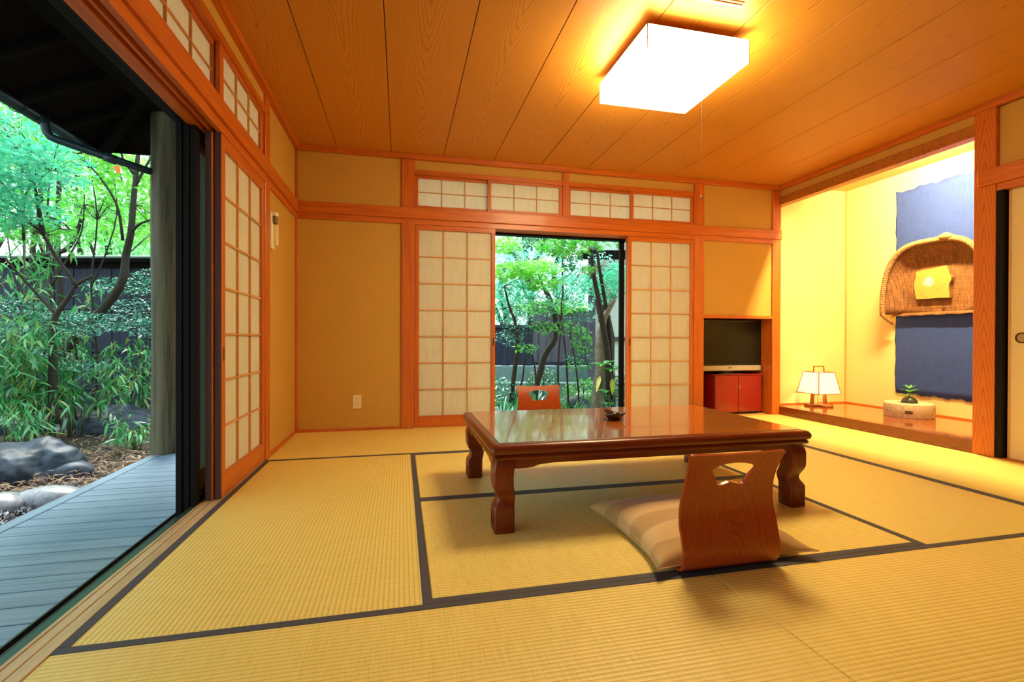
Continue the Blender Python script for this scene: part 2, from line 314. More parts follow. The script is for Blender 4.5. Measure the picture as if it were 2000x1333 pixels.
# ------------------------------------------------------------------ mesh helpers
WORLD = {}
def tag(o, label=None, cat=None, group=None, kind=None):
    if label: o['label'] = label
    if cat: o['category'] = cat
    if group: o['group'] = group
    if kind: o['kind'] = kind
    return o
def empty(name, loc, label=None, cat=None, group=None, kind=None, rz=0):
    o = bpy.data.objects.new(name, None); S.collection.objects.link(o); o.location = loc; o.rotation_euler = (0, 0, rz)
    o.empty_display_size = 0.1
    WORLD[o.name] = Vector(loc); return tag(o, label, cat, group, kind)
def put(name, me, wloc, parent=None):
    o = bpy.data.objects.new(name, me); S.collection.objects.link(o); WORLD[o.name] = Vector(wloc)
    if parent is not None: o.parent = parent; o.location = Vector(wloc) - WORLD[parent.name]
    else: o.location = wloc
    return o
class MB:
    def __init__(s): s.v = []; s.f = []
    def add(s, vs, fs):
        n = len(s.v); s.v += [tuple(v) for v in vs]; s.f += [tuple(i+n for i in f) for f in fs]
    def box(s, lo, hi):
        x0, y0, z0 = lo; x1, y1, z1 = hi
        s.add([(x0,y0,z0),(x1,y0,z0),(x1,y1,z0),(x0,y1,z0),(x0,y0,z1),(x1,y0,z1),(x1,y1,z1),(x0,y1,z1)],
              [(0,3,2,1),(4,5,6,7),(0,1,5,4),(1,2,6,5),(2,3,7,6),(3,0,4,7)]); return s
    def hexa(s, p):  # 8 points: bottom ring 0-3, top ring 4-7
        s.add(p, [(0,3,2,1),(4,5,6,7),(0,1,5,4),(1,2,6,5),(2,3,7,6),(3,0,4,7)]); return s
    def rings(s, rs, cap=True, close=False):
        n = len(rs[0]); vs = [p for r in rs for p in r]; fs = []
        for i in range(len(rs) - (0 if close else 1)):
            a, b = i*n, ((i+1) % len(rs))*n
            for j in range(n): fs.append((a+j, a+(j+1)%n, b+(j+1)%n, b+j))
        if cap and not close: fs += [tuple(range(n))[::-1], tuple(range((len(rs)-1)*n, len(rs)*n))]
        s.add(vs, fs); return s
    def lathe(s, prof, c, n=24, cap=True):
        return s.rings([[(c[0]+r*math.cos(2*math.pi*j/n), c[1]+r*math.sin(2*math.pi*j/n), c[2]+z) for j in range(n)] for r, z in prof], cap)
    def tube(s, pts, rads, n=8, cap=True):
        pts = [Vector(p) for p in pts]
        if isinstance(rads, (int, float)): rads = [rads]*len(pts)
        rs = []; u = None
        for i, p in enumerate(pts):
            t = (pts[min(i+1, len(pts)-1)] - pts[max(i-1, 0)]).normalized()
            if u is None: u = t.orthogonal().normalized()
            else: u = (u - t*u.dot(t)).normalized()
            w = t.cross(u); rs.append([p + rads[i]*(math.cos(2*math.pi*j/n)*u + math.sin(2*math.pi*j/n)*w) for j in range(n)])
        return s.rings(rs, cap)
    def prism(s, poly, d):  # closed 3d polygon swept by d
        n = len(poly); d = Vector(d); a = [Vector(p) for p in poly]; b = [p + d for p in a]
        s.add(a + b, [tuple(range(n))[::-1], tuple(range(n, 2*n))] + [(i, (i+1)%n, n+(i+1)%n, n+i) for i in range(n)]); return s
def build(name, mb, mat, parent=None, smooth=False, bev=0.0, origin=None, seg=2, fixn=True):
    vs = np.array(mb.v, dtype=float); c = (vs.min(0)+vs.max(0))/2 if origin is None else np.array(origin, float)
    me = bpy.data.meshes.new(name); me.from_pydata((vs-c).tolist(), [], mb.f); me.materials.append(MATS[mat])
    bm = bmesh.new(); bm.from_mesh(me)
    if fixn: bmesh.ops.recalc_face_normals(bm, faces=bm.faces)
    if bev: bmesh.ops.bevel(bm, geom=[e for e in bm.edges if e.is_manifold and e.calc_face_angle(0) > 0.5], offset=bev, segments=seg, affect='EDGES', profile=0.5, clamp_overlap=True)
    bm.to_mesh(me); bm.free()
    if smooth: me.shade_smooth(); 
    if smooth == 'auto': me.set_sharp_from_angle(angle=math.radians(40))
    return put(name, me, c, parent)
BOXES = {}
def bx(name, lo, hi, mat, parent=None, bev=0.0015):
    sz = tuple(round(abs(b-a), 4) for a, b in zip(lo, hi)); key = (sz, mat, bev)
    c = [(a+b)/2 for a, b in zip(lo, hi)]
    if key in BOXES: return put(name, BOXES[key], c, parent)
    h = [x/2 for x in sz]; o = build(name, MB().box([-q for q in h], h), mat, None, bev=bev, origin=(0, 0, 0), seg=1)
    o.location = Vector(c) - (WORLD[parent.name] if parent is not None else Vector((0, 0, 0))); o.parent = parent
    WORLD[o.name] = Vector(c); BOXES[key] = o.data; return o
def copy_tree(o, parent=None):
    c = o.copy(); S.collection.objects.link(c); c.parent = parent; WORLD[c.name] = WORLD[o.name]
    for ch in o.children: copy_tree(ch, c)
    return c
def struct(o): o['kind'] = 'structure'; return o
# ================================================================== THE ROOM
X0, X1, YB, YF = -0.86, 3.93, 4.35, -1.40       # floor edges
ZC = 2.43
# ---- floor with tatami mats
floor = struct(bx('floor', (X0-0.02, YF-0.02, -0.16), (X1+0.03, YB+0.02, -0.055), 'cedar_pale_x'))
def mat(x0, x1, y0, y1, along, borders):
    """one mat: rush body and its cloth borders on the long edges"""
    g = 0.0007; bw = 0.029
    m = bx('tatami_mat', (x0+g, y0+g, -0.055), (x1-g, y1-g, 0.0), 'tatami_' + along, floor, 0.003)
    t = 0.0016
    if 'l' in borders: bx('cloth_border', (x0+g, y0+g, -0.004), (x0+bw, y1-g, t), 'cloth_border_fabric', m, 0.0008)
    if 'r' in borders: bx('cloth_border', (x1-bw, y0+g, -0.004), (x1-g, y1-g, t), 'cloth_border_fabric', m, 0.0008)
    if 'f' in borders: bx('cloth_border', (x0+g, y0+g, -0.004), (x1-g, y0+bw, t), 'cloth_border_fabric', m, 0.0008)
    if 'b' in borders: bx('cloth_border', (x0+g, y1-bw, -0.004), (x1-g, y1-g, t), 'cloth_border_fabric', m, 0.0008)
XA, XB, XC, XD = 0.093, 1.973, 2.957, 1.035
Y0, Y1, Y2, Y3 = 1.460, 2.418, 3.385, YB
mat(X0, XA, Y0, Y3-0.962, 'y', 'lr')
mat(XA, XB, Y1, Y2, 'x', 'fb'); mat(XA, XB, Y0, Y1, 'x', 'fb')
mat(XB, XC, Y0, Y2, 'y', 'lr')
mat(X0, XD, Y2+0.003, Y3, 'x', 'f'); mat(XD, XC, Y2+0.003, Y3, 'x', 'f')
mat(XC, X1, 2.467, Y3, 'y', 'l'); mat(XC, X1, 0.50, 2.467, 'y', 'l')
mat(X0, XD, 0.50, Y0, 'x', 'b'); mat(XD, XC, 0.50, Y0, 'x', 'b')
mat(X0, XD, -0.45, 0.50, 'x', 'fb'); mat(XD, XC, -0.45, 0.50, 'x', 'fb')
mat(X0, XD, YF, -0.45, 'x', 'fb'); mat(XD, XC, YF, -0.45, 'x', 'fb'); mat(XC, X1, YF, 0.50, 'y', 'l')

# ---- ceiling
ceil = struct(bx('ceiling', (-1.0, YF-0.1, ZC+0.03), (4.05, YB+0.15, ZC+0.06), 'ceiling_wood'))
xs = [-0.086 + 0.4535*k for k in range(-2, 10)]
xs[0] = -0.95; xs[-1] = 3.99
for i in range(len(xs)-1):
    a, b = xs[i], xs[i+1]
    build('ceiling_board', MB().box((a+0.0022, YF-0.05, ZC), (b-0.0022, YB+0.06, ZC+0.014)), 'ceiling_wood', ceil, bev=0.002, seg=1,
          origin=((a+b)/2, 2.2 + ((i*37) % 11)*0.11 - 0.5, ZC))
bx('backing_board', (-0.97, YF-0.05, ZC+0.015), (4.0, YB+0.1, ZC+0.03), 'dark_gap', ceil, 0)
# cornice mouldings under the ceiling
tr1 = struct(bx('trim_1', (X0-0.02, YB-0.03, 2.385), (X1+0.02, YB+0.02, ZC), 'cedar_x', None, 0.003))
tr2 = struct(bx('trim_2', (X0-0.03, YF, 2.385), (X0+0.028, YB-0.03, ZC), 'cedar_y', None, 0.003))
tr3 = struct(bx('trim_3', (X1-0.03, YF, 2.385), (X1+0.02, YB-0.03, ZC), 'cedar_y', None, 0.003))

# ---- back wall
wb = struct(empty('wall_back', (1.5, YB, 0)))
P = 'wall_paper'
def pan(par, lo, hi, m=P): return bx('wall_panel', lo, hi, m, par, 0)
pan(wb, (-0.90, YB+0.02, 0.02), (0.01, YB+0.16, 1.82)); pan(wb, (-0.90, YB+0.02, 1.82), (0.01, YB+0.16, 2.40))
pan(wb, (0.10, YB+0.02, 2.29), (2.92, YB+0.16, 2.40))
pan(wb, (3.01, YB+0.02, 1.05), (3.86, YB+0.06, 1.82)); pan(wb, (3.01, YB+0.02, 1.82), (3.86, YB+0.16, 2.40))
def post(par, lo, hi, m='cedar_z', nm='post'): return bx(nm, lo, hi, m, par, 0.003)
post(wb, (0.002, YB, 0.0), (0.116, YB+0.16, 2.385)); post(wb, (2.907, YB, 0.0), (3.02, YB+0.16, 2.385))
post(wb, (3.843, YB, 0.0), (3.945, YB+0.10, 2.385)); post(wb, (-0.885, YB-0.002, 0.0), (-0.852, YB+0.02, 2.385))
post(wb, (1.497, YB+0.004, 1.955), (1.558, YB+0.15, 2.385))
bx('sill_board', (3.02, YB+0.003, 1.018), (3.845, YB+0.07, 1.05), 'cedar_x', wb)
bx('transom_head', (0.116, YB+0.004, 2.262), (1.497, YB+0.15, 2.302), 'cedar_x', wb, 0.002)
bx('transom_head', (1.558, YB+0.004, 2.262), (2.907, YB+0.15, 2.302), 'cedar_x', wb, 0.002)
bx('door_head', (-0.86, YB+0.002, 1.815), (3.843, YB+0.15, 1.864), 'cedar_x', wb, 0.002)
bx('transom_sill', (0.116, YB+0.0, 1.955), (2.907, YB+0.15, 1.972), 'cedar_x', wb, 0.002)
nb = bx('lintel_rail', (-0.842, YB-0.018, 1.862), (3.943, YB+0.02, 1.957), 'cedar_x', wb, 0.004)
tb = struct(bx('baseboard_back', (-0.855, YB-0.001, -0.02), (0.004, YB+0.022, 0.022), 'cedar_x', None, 0.001))
th = struct(bx('trim_4', (0.116, YB-0.0005, -0.03), (2.907, YB+0.15, 0.006), 'cedar_pale_x', None, 0.001))
# television recess
rc = struct(empty('wall_recess', (3.43, YB+0.3, 0)))
pan(rc, (3.0, 4.92, 0), (3.88, 4.96, 1.10), 'wall_paper'); bx('side_board', (3.843, YB+0.10, 0.0), (3.865, 4.93, 1.06), 'cedar_z', rc)
bx('side_board', (2.985, YB+0.16, 0.0), (3.005, 4.93, 1.06), 'cedar_z', rc); bx('top_board', (3.0, YB+0.07, 1.04), (3.88, 4.93, 1.06), 'cedar_x', rc)
bx('bottom_board', (3.0, YB, -0.03), (3.86, 4.93, -0.001), 'cedar_pale_x', rc)

# ---- left wall
wl = struct(empty('wall_left', (X0, 1.5, 0)))
pan(wl, (-0.99, 3.50, 0.02), (-0.872, YB+0.02, 1.82)); pan(wl, (-0.99, 3.50, 1.82), (-0.872, YB+0.02, 2.40))
pan(wl, (-0.99, YF, 2.30), (-0.872, 3.42, 2.40)); pan(wl, (-0.99, YF, 0.0), (-0.872, -0.45, 1.95))
post(wl, (-0.985, 3.405, 0.0), (-0.858, 3.512, 2.385)); post(wl, (-0.985, -0.50, 0.0), (-0.858, -0.40, 2.385))
# door head with two sliding grooves, seen from below
dh = bx('door_head', (-0.885, -0.40, 1.812), (-0.858, 3.405, 1.864), 'cedar_y', wl, 0.002)
for x in ((-0.918, -0.906), (-0.99, -0.939)): bx('door_head', (x[0], -0.40, 1.812), (x[1], 3.405, 1.864), 'cedar_y', wl, 0.001)
bx('head_groove', (-0.99, -0.40, 1.835), (-0.885, 3.405, 1.864), 'cedar_y', wl, 0)
bx('lintel_rail', (-0.885, YF, 1.862), (-0.840, YB-0.016, 1.957), 'cedar_y', wl, 0.004)
bx('door_head', (-0.875, 3.51, 1.812), (-0.858, YB, 1.864), 'cedar_y', wl, 0.002)
bx('transom_sill', (-0.985, -0.40, 1.950), (-0.86, 3.405, 1.972), 'cedar_y', wl, 0.002)
bx('transom_head', (-0.985, -0.40, 2.262), (-0.862, 3.405, 2.305), 'cedar_y', wl, 0.002)
bl = struct(bx('baseboard_left', (-0.882, 3.512, -0.02), (X0-0.001, YB, 0.022), 'cedar_y', None, 0.001))
# threshold with grooves, green metal sill and dark edge
ts = struct(empty('trim_5', (-0.90, 1.5, 0)))
for a, b in ((-0.946, -0.934), (-0.930, -0.9005), (-0.8965, X0-0.001)):
    bx('threshold_strip', (a, -0.45, -0.06), (b, 3.405, 0.002), 'sill_wood', ts, 0.001)
bx('groove_bottom', (-0.945, -0.45, -0.06), (X0-0.002, 3.405, -0.002), 'cedar_y', ts, 0)
bx('metal_sill', (-0.978, -0.45, -0.09), (-0.9465, 3.405, -0.004), 'sill_metal', ts, 0.001)
bx('metal_sill', (-1.07, -0.45, -0.16), (-0.979, 3.405, -0.050), 'dark_metal', ts, 0.001)
for k in range(3): bx('metal_rail', (-1.055+0.028*k, -0.45, -0.05), (-1.050+0.028*k, 3.405, -0.040), 'dark_metal', ts, 0)

# ---- right wall and alcove
wr = struct(empty('wall_right', (X1, 1.0, 0)))
pan(wr, (X1+0.03, YF, 1.94), (X1+0.12, 2.45, 2.40))
apost = struct(empty('trim_7', (X1+0.06, 2.505, 0)))
post(apost, (X1-0.004, 2.441, 0.0), (X1+0.125, 2.570, 2.40), 'post_wood', 'alcove_post')
bx('lintel_rail', (X1-0.026, YF, 1.862), (X1+0.02, 2.535, 1.972), 'cedar_y', wr, 0.004)
dr = struct(empty('door_1', (X1+0.06, 1.0, 0)))
bx('door_head', (X1+0.002, YF, 1.812), (X1+0.12, 2.441, 1.864), 'cedar_y', dr, 0.002)
bx('jamb', (X1+0.002, 2.405, 0.0), (X1+0.10, 2.442, 1.812), 'dark_frame', dr, 0)
bx('threshold_strip', (X1, YF, -0.03), (X1+0.12, 2.441, 0.004), 'cedar_y', dr, 0.001)
bx('door_backing', (X1+0.10, YF, 0.0), (X1+0.12, 2.441, 1.83), 'dark_gap', dr, 0)
wa = struct(empty('wall_alcove', (4.4, 3.4, 0)))
AX = 4.89
pan(wa, (AX, 2.10, 0.0), (AX+0.10, 4.50, 2.62), 'alcove_plaster'); pan(wa, (3.945, 4.44, 0.0), (AX+0.01, 4.54, 2.62), 'alcove_plaster')
pan(wa, (4.05, 2.10, 0.0), (AX, 2.16, 2.62), 'alcove_plaster')
pan(wa, (3.945, 2.13, 2.47), (AX+0.02, 4.50, 2.50), 'alcove_plaster')
pan(wa, (X1+0.012, 2.565, 2.30), (X1+0.045, YB, 2.395), P)
pan(wa, (X1+0.03, 2.10, 2.385), (X1+0.05, 4.50, 2.50), P)
bx('header_beam', (X1-0.004, 2.568, 2.232), (X1+0.085, YB+0.09, 2.318), 'burl_wood', wa, 0.003)
bx('corner_strip', (AX-0.012, 4.428, 0.09), (AX+0.002, 4.442, 2.47), 'cedar_pale_z', wa, 0)
bx('base_strip', (AX-0.012, 2.2, 0.089), (AX+0.002, 4.43, 0.102), 'cedar_y', wa, 0); bx('base_strip', (3.95, 4.428, 0.089), (AX-0.01, 4.442, 0.102), 'cedar_x', wa, 0)
pf = struct(empty('trim_6', (4.4, 3.4, 0)))
build('alcove_platform', MB().box((X1+0.09, 2.16, -0.02), (AX, 4.44, 0.089)), 'alcove_wood', pf, bev=0.001, origin=(4.30, 3.0, 0.05))
build('front_board', MB().box((X1, 2.568, -0.02), (X1+0.092, 4.44, 0.0895)), 'kamachi_wood', pf, bev=0.003, origin=(X1, 2.9, 0.02))
# wall behind the camera
wf = struct(bx('wall_front', (X0-0.1, YF-0.12, -0.1), (X1+0.1, YF, 2.45), P, None, 0))

# ---- sliding fusuma at the right
fs = empty('fusuma_door', (X1+0.05, 1.5, 0), 'pale yellow paper fusuma door with round dark pull, right of the alcove post', 'sliding door')
bx('door_panel', (X1+0.045, 1.50, 0.006), (X1+0.075, 2.395, 1.812), 'fusuma_paper', fs, 0.001)
bx('edge_strip', (X1+0.044, 2.380, 0.005), (X1+0.076, 2.3965, 1.8115), 'cedar_pale_z', fs, 0.001)
pc = (X1+0.045, 2.322, 0.815)
def disc(name, prof, m, par, n=28):
    mb = MB(); mb.rings([[(pc[0]+d, pc[1]+r*math.cos(2*math.pi*j/n), pc[2]+r*math.sin(2*math.pi*j/n)) for j in range(n)] for r, d in prof])
    return build(name, mb, m, par, smooth=False)
pu = disc('door_pull', [(0.036, 0.001), (0.036, -0.004), (0.029, -0.005), (0.027, 0.0)], 'dark_hole', fs)
disc('pull_cup', [(0.0265, 0.001), (0.0265, -0.0015), (0.010, -0.0005)], 'brass', pu)
fs2 = empty('fusuma_door', (X1+0.08, 0.6, 0), 'second pale fusuma door slid behind the first one, out at the right edge', 'sliding door')
bx('door_panel', (X1+0.078, 0.30, 0.006), (X1+0.098, 1.55, 1.812), 'fusuma_paper', fs2, 0.001)

# ---- shoji screens
def shoji(axis, s0, s1, d0, z0, z1, cols, rows, stile, railt, railb, label, cat='shoji screen', name='shoji_screen', pull=None, group=None, bar=0.009, inward=-1, t=0.028, edge=False):
    """inward: which way along the depth axis the room lies"""
    d1 = d0 - inward*t
    def L(s, d, z): return (s, d, z) if axis == 'x' else (d, s, z)
    def B(n, a, b, m, par, bev=0.001):
        pa, pb = L(*a), L(*b); lo = [min(p, q) for p, q in zip(pa, pb)]; hi = [max(p, q) for p, q in zip(pa, pb)]
        return bx(n, lo, hi, m, par, bev)
    o = empty(name, L((s0+s1)/2, d0, z0), label, cat, group)
    ax = 'cedar_' + axis
    B('stile', (s0, d0, z0), (s0+stile, d1, z1), 'cedar_z', o, 0.002); B('stile', (s1-stile, d0, z0), (s1, d1, z1), 'cedar_z', o, 0.002)
    B('bottom_rail', (s0+stile, d0, z0), (s1-stile, d1, z0+railb), ax, o); B('top_rail', (s0+stile, d0, z1-railt), (s1-stile, d1, z1), ax, o)
    a, b, p, q = s0+stile, s1-stile, z0+railb, z1-railt
    di = d0 - inward*0.006; dm = d0 - inward*0.018; de = d0 - inward*0.0195
    for i in range(1, cols):
        c = a + (b-a)*i/cols; B('lattice_bar', (c-bar/2, di, p), (c+bar/2, dm, q), 'cedar_pale_z', o, 0)
    for j in range(1, rows):
        c = p + (q-p)*j/rows; B('lattice_bar', (a, di-inward*0.001, c-bar/2), (b, dm, c+bar/2), 'cedar_pale_' + axis, o, 0)
    for i in range(cols):
        for j in range(rows):
            B('paper_pane', (a+(b-a)*i/cols, dm, p+(q-p)*j/rows), (a+(b-a)*(i+1)/cols, de, p+(q-p)*(j+1)/rows), 'shoji_paper', o, 0)
    if edge: B('edge_strip', (s0-0.0015, d0-inward*0.001, z0), (s0+0.001, d1+inward*0.001, z1), 'dark_edge_wood', o, 0)  # added dark strip: shade on the leading edge, painted as colour
    if pull is not None:
        c, z = pull; B('finger_pull', (c-0.006, d0+inward*0.0012, z-0.035), (c+0.006, d0-inward*0.004, z+0.035), 'dark_gap', o, 0.001)
    return o
y_ = YB+0.008
shoji('x', 0.118, 0.846, y_, 0.008, 1.813, 3, 7, 0.036, 0.042, 0.098, 'tall shoji screen left of the garden doorway in the back wall', pull=(0.828, 0.77))
shoji('x', 2.180, 2.905, y_, 0.008, 1.813, 3, 7, 0.036, 0.042, 0.098, 'tall shoji screen right of the garden doorway, beside the television recess', pull=(2.198, 0.77))
shoji('x', 0.118, 0.840, y_+0.034, 0.008, 1.813, 3, 7, 0.036, 0.042, 0.098, 'shoji screen slid behind the one left of the garden doorway')
shoji('x', 2.178, 2.905, y_+0.034, 0.008, 1.813, 3, 7, 0.036, 0.042, 0.098, 'shoji screen slid behind the one right of the garden doorway')
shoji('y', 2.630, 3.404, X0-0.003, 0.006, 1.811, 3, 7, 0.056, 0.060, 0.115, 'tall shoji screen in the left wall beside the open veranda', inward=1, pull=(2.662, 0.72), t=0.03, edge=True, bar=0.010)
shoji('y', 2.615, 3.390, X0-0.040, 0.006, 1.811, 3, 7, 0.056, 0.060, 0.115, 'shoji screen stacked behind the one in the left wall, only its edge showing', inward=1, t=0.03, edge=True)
# transom screens
TL = 'small transom shoji in the back wall, %s'
def trans(axis, s0, s1, d0, label, inward, st=0.03):
    return shoji(axis, s0, s1, d0, 1.972, 2.262, 3, 2, st, 0.022, 0.022, label, 'transom screen', 'transom_screen', inward=inward, bar=0.007, t=0.022)
trans('x', 0.776, 1.496, YB+0.015, TL % 'just left of the slim middle post', -1)
trans('x', 0.117, 0.812, YB+0.042, TL % 'leftmost of the four', -1)
trans('x', 1.559, 2.245, YB+0.042, TL % 'just right of the slim middle post', -1)
trans('x', 2.208, 2.906, YB+0.015, TL % 'rightmost of the four', -1)
trans('y', 2.640, 3.404, X0-0.012, 'transom shoji above the left wall screen, nearest the back corner', 1, 0.05)
trans('y', 1.880, 2.690, X0-0.040, 'transom shoji above the open veranda side, next to the corner one', 1, 0.05)
trans('y', 1.10, 1.92, X0-0.012, 'transom shoji over the veranda, cut by the top of the picture', 1, 0.05)
trans('y', 0.35, 1.14, X0-0.040, 'transom shoji over the veranda opening, above the camera side', 1, 0.05)
trans('y', -0.40, 0.38, X0-0.012, 'transom shoji over the veranda opening, behind the viewer', 1, 0.05)

# ---- glazed outer doors
def gdoor(axis, s0, s1, d0, z0, z1, label, st=0.05, t=0.028, sign=1):
    def L(s, d, z): return (s, d, z) if axis == 'x' else (d, s, z)
    def B(n, a, b, m, par, bev=0.001):
        pa, pb = L(*a), L(*b); return bx(n, [min(p, q) for p, q in zip(pa, pb)], [max(p, q) for p, q in zip(pa, pb)], m, par, bev)
    o = empty('glass_door', L((s0+s1)/2, d0, z0), label, 'glass door'); d1 = d0 + sign*t
    B('stile', (s0, d0, z0), (s0+st, d1, z1), 'dark_frame', o); B('stile', (s1-st, d0, z0), (s1, d1, z1), 'dark_frame', o)
    B('bottom_rail', (s0+st, d0, z0), (s1-st, d1, z0+0.08), 'dark_frame', o); B('top_rail', (s0+st, d0, z1-0.05), (s1-st, d1, z1), 'dark_frame', o)
    B('glass_pane', (s0+st, d0+sign*0.012, z0+0.08), (s1-st, d0+sign*0.015, z1-0.05), 'window_glass', o, 0)
gdoor('y', 2.565, 3.400, -0.952, -0.045, 1.83, 'dark framed glass door beside the shoji edge, innermost of the veranda stack', t=0.024, sign=-1)
gdoor('y', 2.560, 3.400, -0.980, -0.045, 1.83, 'dark framed glass door, middle one of the veranda stack', t=0.024, sign=-1)
gdoor('y', 2.552, 3.400, -1.008, -0.045, 1.83, 'dark framed glass door, outermost of the veranda stack beside the deck', t=0.024, sign=-1)
gdoor('x', 0.14, 0.872, YB+0.165, -0.02, 1.84, 'dark framed glass door slid open behind the left shoji', sign=1)
gdoor('x', 2.165, 2.93, YB+0.165, -0.02, 1.84, 'dark framed glass door slid open behind the right shoji', sign=1)
fo = struct(empty('window_1', (1.5, YB+0.18, 0)))
bx('window_frame', (0.09, YB+0.16, 1.80), (2.95, YB+0.24, 1.90), 'dark_frame', fo); bx('window_frame', (0.09, YB+0.16, -0.10), (2.95, YB+0.24, -0.022), 'dark_metal', fo)
bx('window_frame', (0.09, YB+0.16, -0.10), (0.138, YB+0.24, 1.90), 'dark_frame', fo); bx('window_frame', (2.932, YB+0.16, -0.1), (2.98, YB+0.24, 1.90), 'dark_frame', fo)
fo2 = struct(empty('window_2', (-1.0, 1.5, 0)))
bx('window_frame', (-1.06, -0.40, 1.832), (-0.99, 3.405, 1.90), 'dark_frame', fo2); bx('window_frame', (-1.06, 3.402, -0.1), (-0.985, 3.45, 1.90), 'dark_frame', fo2)
bx('window_frame', (-1.06, -0.46, -0.1), (-0.985, -0.40, 1.90), 'dark_frame', fo2)

# ================================================================== TABLE
tb = empty('low_table', (1.125, 2.36, 0), 'low dark red lacquered wooden table in the middle of the tatami room', 'table')
TX0, TX1, TY0, TY1, TZ = 0.358, 1.897, 1.893, 2.826, 0.370
def ringrect(x0, y0, x1, y1, z, r=0.012, n=4):
    out = []
    for cx, cy, a in ((x1-r, y1-r, 0), (x0+r, y1-r, 90), (x0+r, y0+r, 180), (x1-r, y0+r, 270)):
        for k in range(n+1):
            t = math.radians(a + 90*k/n); out.append((cx+r*math.cos(t), cy+r*math.sin(t), z))
    return out
prof = [(0.030, 0.302), (0.010, 0.306), (0.006, 0.314), (0.010, 0.322), (0.013, 0.3245), (0.002, 0.330), (-0.002, 0.341), (-0.001, 0.352), (0.006, 0.3635), (0.016, 0.3685), (0.030, TZ)]
mb = MB(); mb.rings([ringrect(TX0+i, TY0+i, TX1-i, TY1-i, z) for i, z in prof]); build('table_edge', mb, 'table_wood', tb, smooth='auto')
bx('edge_inlay', (TX0+0.030, TY0+0.030, TZ-0.01), (TX1-0.030, TY1-0.030, TZ+0.0006), 'table_groove', tb, 0)
tt = build('table_top', MB().box((TX0+0.035, TY0+0.035, TZ-0.01), (TX1-0.035, TY1-0.035, TZ+0.0016)), 'table_top_wood', tb, bev=0.001, seg=1)
def leg(cx, cy, sx, sy):
    # local: outer faces at (0,0), body reaches inward by w ; sx, sy point inward
    prof = [(0.0, 0.002, 0.082), (0.004, 0.0, 0.085), (0.098, 0.0, 0.085), (0.102, 0.001, 0.085), (0.112, 0.006, 0.086), (0.124, 0.014, 0.089), (0.136, 0.018, 0.091), (0.148, 0.0175, 0.091),
            (0.162, 0.012, 0.088), (0.180, 0.003, 0.083), (0.198, -0.002, 0.081), (0.222, -0.003, 0.080), (0.255, -0.003, 0.082), (0.275, 0.000, 0.087), (0.292, 0.006, 0.094), (0.304, 0.012, 0.098)]
    mb = MB(); rs = []
    for z, o, i in prof:
        a, b = (cx+sx*o, cy+sy*o), (cx+sx*i, cy+sy*i); r = 0.006
        pts = []
        q = [(a[0], a[1]), (b[0], a[1]), (b[0], b[1]), (a[0], b[1])]
        for k in range(4):
            p0, p1, p2 = q[k-1], q[k], q[(k+1) % 4]
            for w in (p0, p2):
                dx, dy = w[0]-p1[0], w[1]-p1[1]; l = math.hypot(dx, dy); pts.append((p1[0]+dx/l*r, p1[1]+dy/l*r, z))
        rs.append(pts)
    mb.rings(rs); lg = build('leg', mb, 'table_wood_z', tb, smooth='auto')
    cm = MB()   # carved nested squares on the outer faces of the foot
    for face in (0, 1):
        for k, h in enumerate((0.034, 0.025, 0.016, 0.007)):
            cz, c = 0.050, 0.0425; w = 0.0022
            def bar(u0, u1, z0, z1):
                e = 0.0012
                if face == 0: x = sorted((cx+sx*u0, cx+sx*u1)); y = sorted((cy-sy*e, cy+sy*0.002))
                else: y = sorted((cy+sy*u0, cy+sy*u1)); x = sorted((cx-sx*e, cx+sx*0.002))
                cm.box((x[0], y[0], z0), (x[1], y[1], z1))
            bar(c-h, c+h, cz+h-w, cz+h); bar(c-h, c-h+w, cz-h+w, cz+h-w); bar(c+h-w, c+h, cz-h+w, cz+h-w)
            if k != 3: bar(c-h, c+h-0.008 if k % 2 else c+h, cz-h, cz-h+w)
    build('foot_carving', cm, 'table_wood_z', lg)
LX0, LX1, LY0, LY1 = 0.372, 1.888, 1.918, 2.808
for cx, sx in ((LX0, 1), (LX1, -1)):
    for cy, sy in ((LY0, 1), (LY1, -1)): leg(cx, cy, sx, sy)
def apron(axis, a, b, d0, d1):
    # board whose underside steps up between two small brackets
    n = 48; top = 0.306; pts = []
    for i in range(n+1):
        t = i/n; s = a+(b-a)*t; e = min(s-a, b-s)
        z = 0.262 + 0.012*min(1, max(0, (e-0.075)/0.03)) + 0.005*min(1, max(0, (e-0.12)/0.05))
        pts.append((s, z))
    poly = [(a, top)] + pts + [(b, top)]
    mb = MB()
    def L(s, d, z): return (s, d, z) if axis == 'x' else (d, s, z)
    lo = [L(s, d0, z) for s, z in pts]; up = [L(s, d0, top) for s, z in pts]; lo2 = [L(s, d1, z) for s, z in pts]; up2 = [L(s, d1, top) for s, z in pts]
    for i in range(n): mb.hexa([lo[i], lo[i+1], lo2[i+1], lo2[i], up[i], up[i+1], up2[i+1], up2[i]])
    o = build('apron', mb, 'table_wood' if axis == 'x' else 'table_wood_z', tb, fixn=True)
    cv = MB()
    for k in range(1, 5):
        c = a + (b-a)*k/5; out = -1 if d0 < d1 else 1
        for s in (-1, 1):
            z = 0.288; p = [L(c, d0, z-0.010), L(c+s*0.012, d0, z-0.002), L(c+s*0.012, d0, z+0.002), L(c, d0, z-0.006)]
            q = [tuple(np.array(v)+np.array(L(0, out*0.0016, 0))) for v in p]
            cv.hexa([p[0], p[1], p[2], p[3], q[0], q[1], q[2], q[3]])
    build('apron_carving', cv, 'table_wood_z', o)
apron('x', LX0+0.08, LX1-0.08, LY0+0.012, LY0+0.032); apron('x', LX0+0.08, LX1-0.08, LY1-0.012, LY1-0.032)
apron('y', LY0+0.08, LY1-0.08, LX0+0.008, LX0+0.028); apron('y', LY0+0.08, LY1-0.08, LX1-0.008, LX1-0.028)

